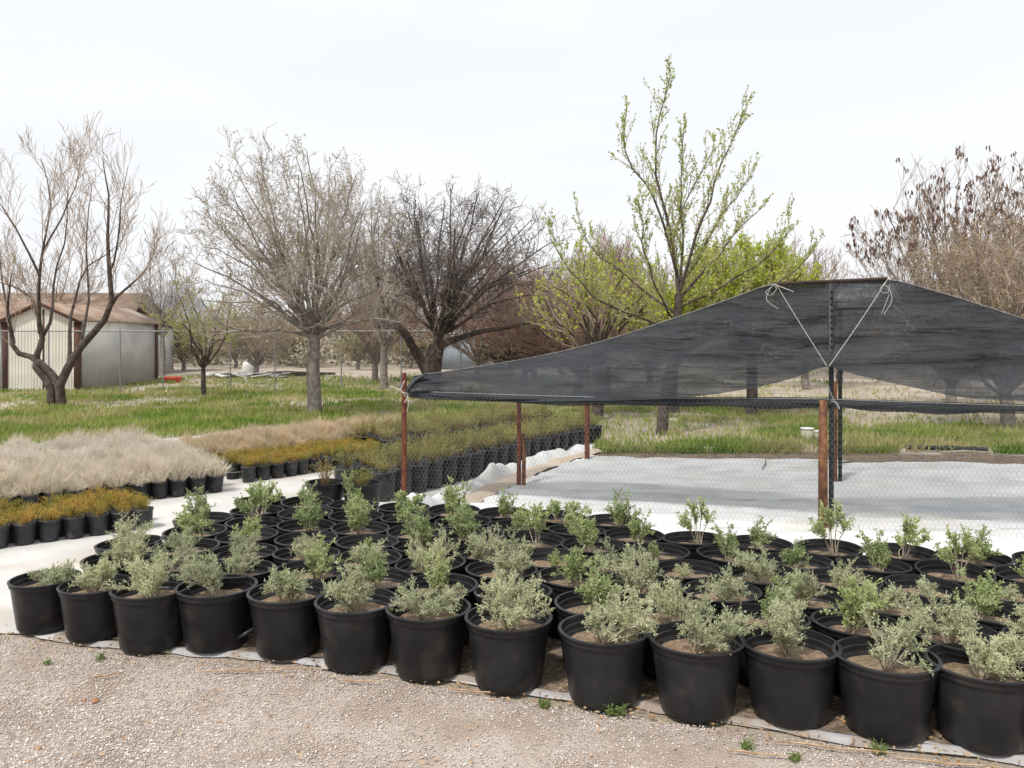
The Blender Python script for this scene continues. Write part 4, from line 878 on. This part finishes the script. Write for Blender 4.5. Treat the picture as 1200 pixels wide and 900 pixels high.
# ------------------------------------------------------------------ small foreground bits
random.seed(5)
lp, ld = [], []
for k in range(420):
    px = random.uniform(0, 1230); base = np.interp(px, [0, 60, 220, 440, 640, 860, 1100, 1300], [745, 757, 770, 790, 822, 854, 888, 915]); p = G(px, base + random.gauss(4, 7)); lp.append((p.x, p.y, .022 + random.random() * .008)); ld.append((random.gauss(0, 1), random.gauss(0, 1), random.gauss(0, .15)))
for k in range(160):
    px = random.uniform(0, 1230); py = random.uniform(780, 920); p = G(px, py); lp.append((p.x, p.y, .02)); ld.append((random.gauss(0, 1), random.gauss(0, 1), random.gauss(0, .12)))
for k in range(500):
    px = random.uniform(200, 1230); base = np.interp(px, [220, 440, 640, 860, 1100, 1300], [762, 780, 812, 842, 876, 900]); p = G(px, base - abs(random.gauss(0, 22))); lp.append((p.x, p.y, .036)); ld.append((random.gauss(0, 1), random.gauss(0, 1), random.gauss(0, .15)))
o = link('leaf_litter', mesh_np('leaf_litter', [leaf_quads(lp, ld, .028, .012)]), M['litter']); tag(o, 'dead brown leaf litter along the cloth edge', 'leaf litter', kind='stuff')
sticks = []
for px, py, a, l in ((300, 787, .05, .55), (125, 793, .5, .14), (890, 885, -.2, .25), (560, 812, -.15, .3), (420, 800, -.1, .22), (980, 878, -.22, .5), (1110, 896, -.2, .4)):
    g = G(px, py, .02); d = Vector((math.cos(a), math.sin(a), 0)); sticks.append((g, d, l))
for g, d, l in sticks:
    pts = [tuple(Vector((0, 0, 0)) + d * l * (q - .5) + Vector((0, .008 * math.sin(q * 9), .008))) for q in (0, .25, .5, .75, 1)]
    o = link('twig', mesh_np('twig', tubes([(pts, [.003, .005, .0045, .004, .002])], 5), True), M['litter']); o.location = g
    px_ = 600 + F * g.x / g.y
    nm = {300: 'in front of the fifth pot from the left', 125: 'out on the gravel in front of the third pot', 890: 'in front of the gap left of the eleventh pot', 560: 'in front of the eighth pot', 420: 'in front of the sixth pot', 980: 'in front of the twelfth pot', 1110: 'at the lower right corner'}
    key = min(nm, key=lambda q: abs(q - px_)); tag(o, 'dry brown fallen twig lying ' + nm[key], 'twig', 'fallen twigs')
def weed(px, py, s, label, n=50, green=True):
    random.seed(int(px)); g = G(px, py, .012); lp, ld = [], []; paths = []
    for k in range(n):
        a = random.random() * 6.28; d = Vector((math.cos(a), math.sin(a), random.uniform(.2, 1.2))); l_ = s * random.uniform(.4, 1); e = d * l_ * .6; paths.append(([(0, 0, 0), tuple(e * .5), tuple(e)], [.0012, .001, .0007]))
        for q in range(7): c = e * random.uniform(.3, 1) + rvec() * .004; lp.append(tuple(c)); ld.append(tuple(rvec() + e * 10))
    t = thing('weed', label, 'weed', tuple(g), 0, 'small weeds in the gravel'); link('stems', mesh_np('stems', tubes(paths, 3)), M['leafgreen'], t); link('leaves', mesh_np('leaves', [leaf_quads(lp, ld, .014, .006)]), M['weedleaf'], t)
M['weedleaf'] = mat('weed_leaf', (.13, .20, .05), (.24, .30, .10), scale=30, transl=.3)
weed(722, 836, .11, 'green leafy weed at the cloth edge below the ninth pot', 70); weed(638, 828, .05, 'tiny yellow-green weed below the eighth pot'); weed(197, 762, .08, 'upright little weed between the third and fourth pots', 14)
weed(118, 773, .05, 'small flat weed on the gravel in front of the second pot', 20); weed(875, 876, .06, 'small weed below the tenth pot', 30); weed(1030, 882, .07, 'small weed in front of the twelfth pot', 30); weed(930, 890, .05, 'scrappy weed in the gravel near the bottom edge', 22); weed(55, 778, .04, 'faint dry weed on the gravel in front of the first pot', 14)
# orange stone
def stone(px, py, s, label, m):
    g = G(px, py); random.seed(int(px)); pr_ = [(.001, 0), (s * .8, .1 * s), (s, .5 * s), (s * .7, 1.0 * s), (.001, 1.15 * s)]; v, f = lathe(pr_, 12); v = np.array(v); v *= rng.uniform(.85, 1.15, v.shape)
    v[:12] = v[:12].mean(0); o = link('stone', mesh_np('stone', [(v, f)], True), m); o.location = (g.x, g.y, .004); tag(o, label, 'stone')
stone(112, 825, .018, 'orange brown stone lying on the gravel at the left', M['rock']); stone(99, 823, .011, 'smaller brown stone just left of the orange one', M['rock']); stone(45, 880, .014, 'yellowish stone near the lower left corner', M['litter']); stone(382, 785, .03, 'pale flat rock at the cloth edge by the sixth pot', M['pebble'])
# black plastic elbow between the fourth and fifth pots
g = G(284, 762, .02); t = thing('black_bracket', 'bent black plastic bracket wedged between the fourth and fifth pots', 'bracket', tuple(g))
link('arm', mesh_np('arm', [([(-.045, 0, .065), (.055, 0, .118), (.055, 0, .098), (-.04, 0, .045), (-.045, .05, .065), (.055, .05, .118), (.055, .05, .098), (-.04, .05, .045)], [(3, 2, 1, 0), (4, 5, 6, 7), (0, 1, 5, 4), (1, 2, 6, 5), (2, 3, 7, 6), (3, 0, 4, 7)])]), M['smallpot'], t)
link('leg', mesh_np('leg', [boxc(-.052, -.036, 0, .05, 0, .05)]), M['smallpot'], t)
# little wire hook on the sheet
o = link('wire_hook', mesh_np('wire_hook', tubes([(resample([G(893, 553) + Vector((0, 0, .04)), G(897, 548) + Vector((0, 0, .05)), G(897, 543) + Vector((0, 0, .05))], 8), [.006] * 8)], 5), True), M['tpost']); tag(o, 'small dark curved hose end lying at the back of the white sheet', 'hose end')
print('COUNTS', cnt, 'objects', len(bpy.data.objects), 'tris', sum(len(m.polygons) for m in bpy.data.meshes))
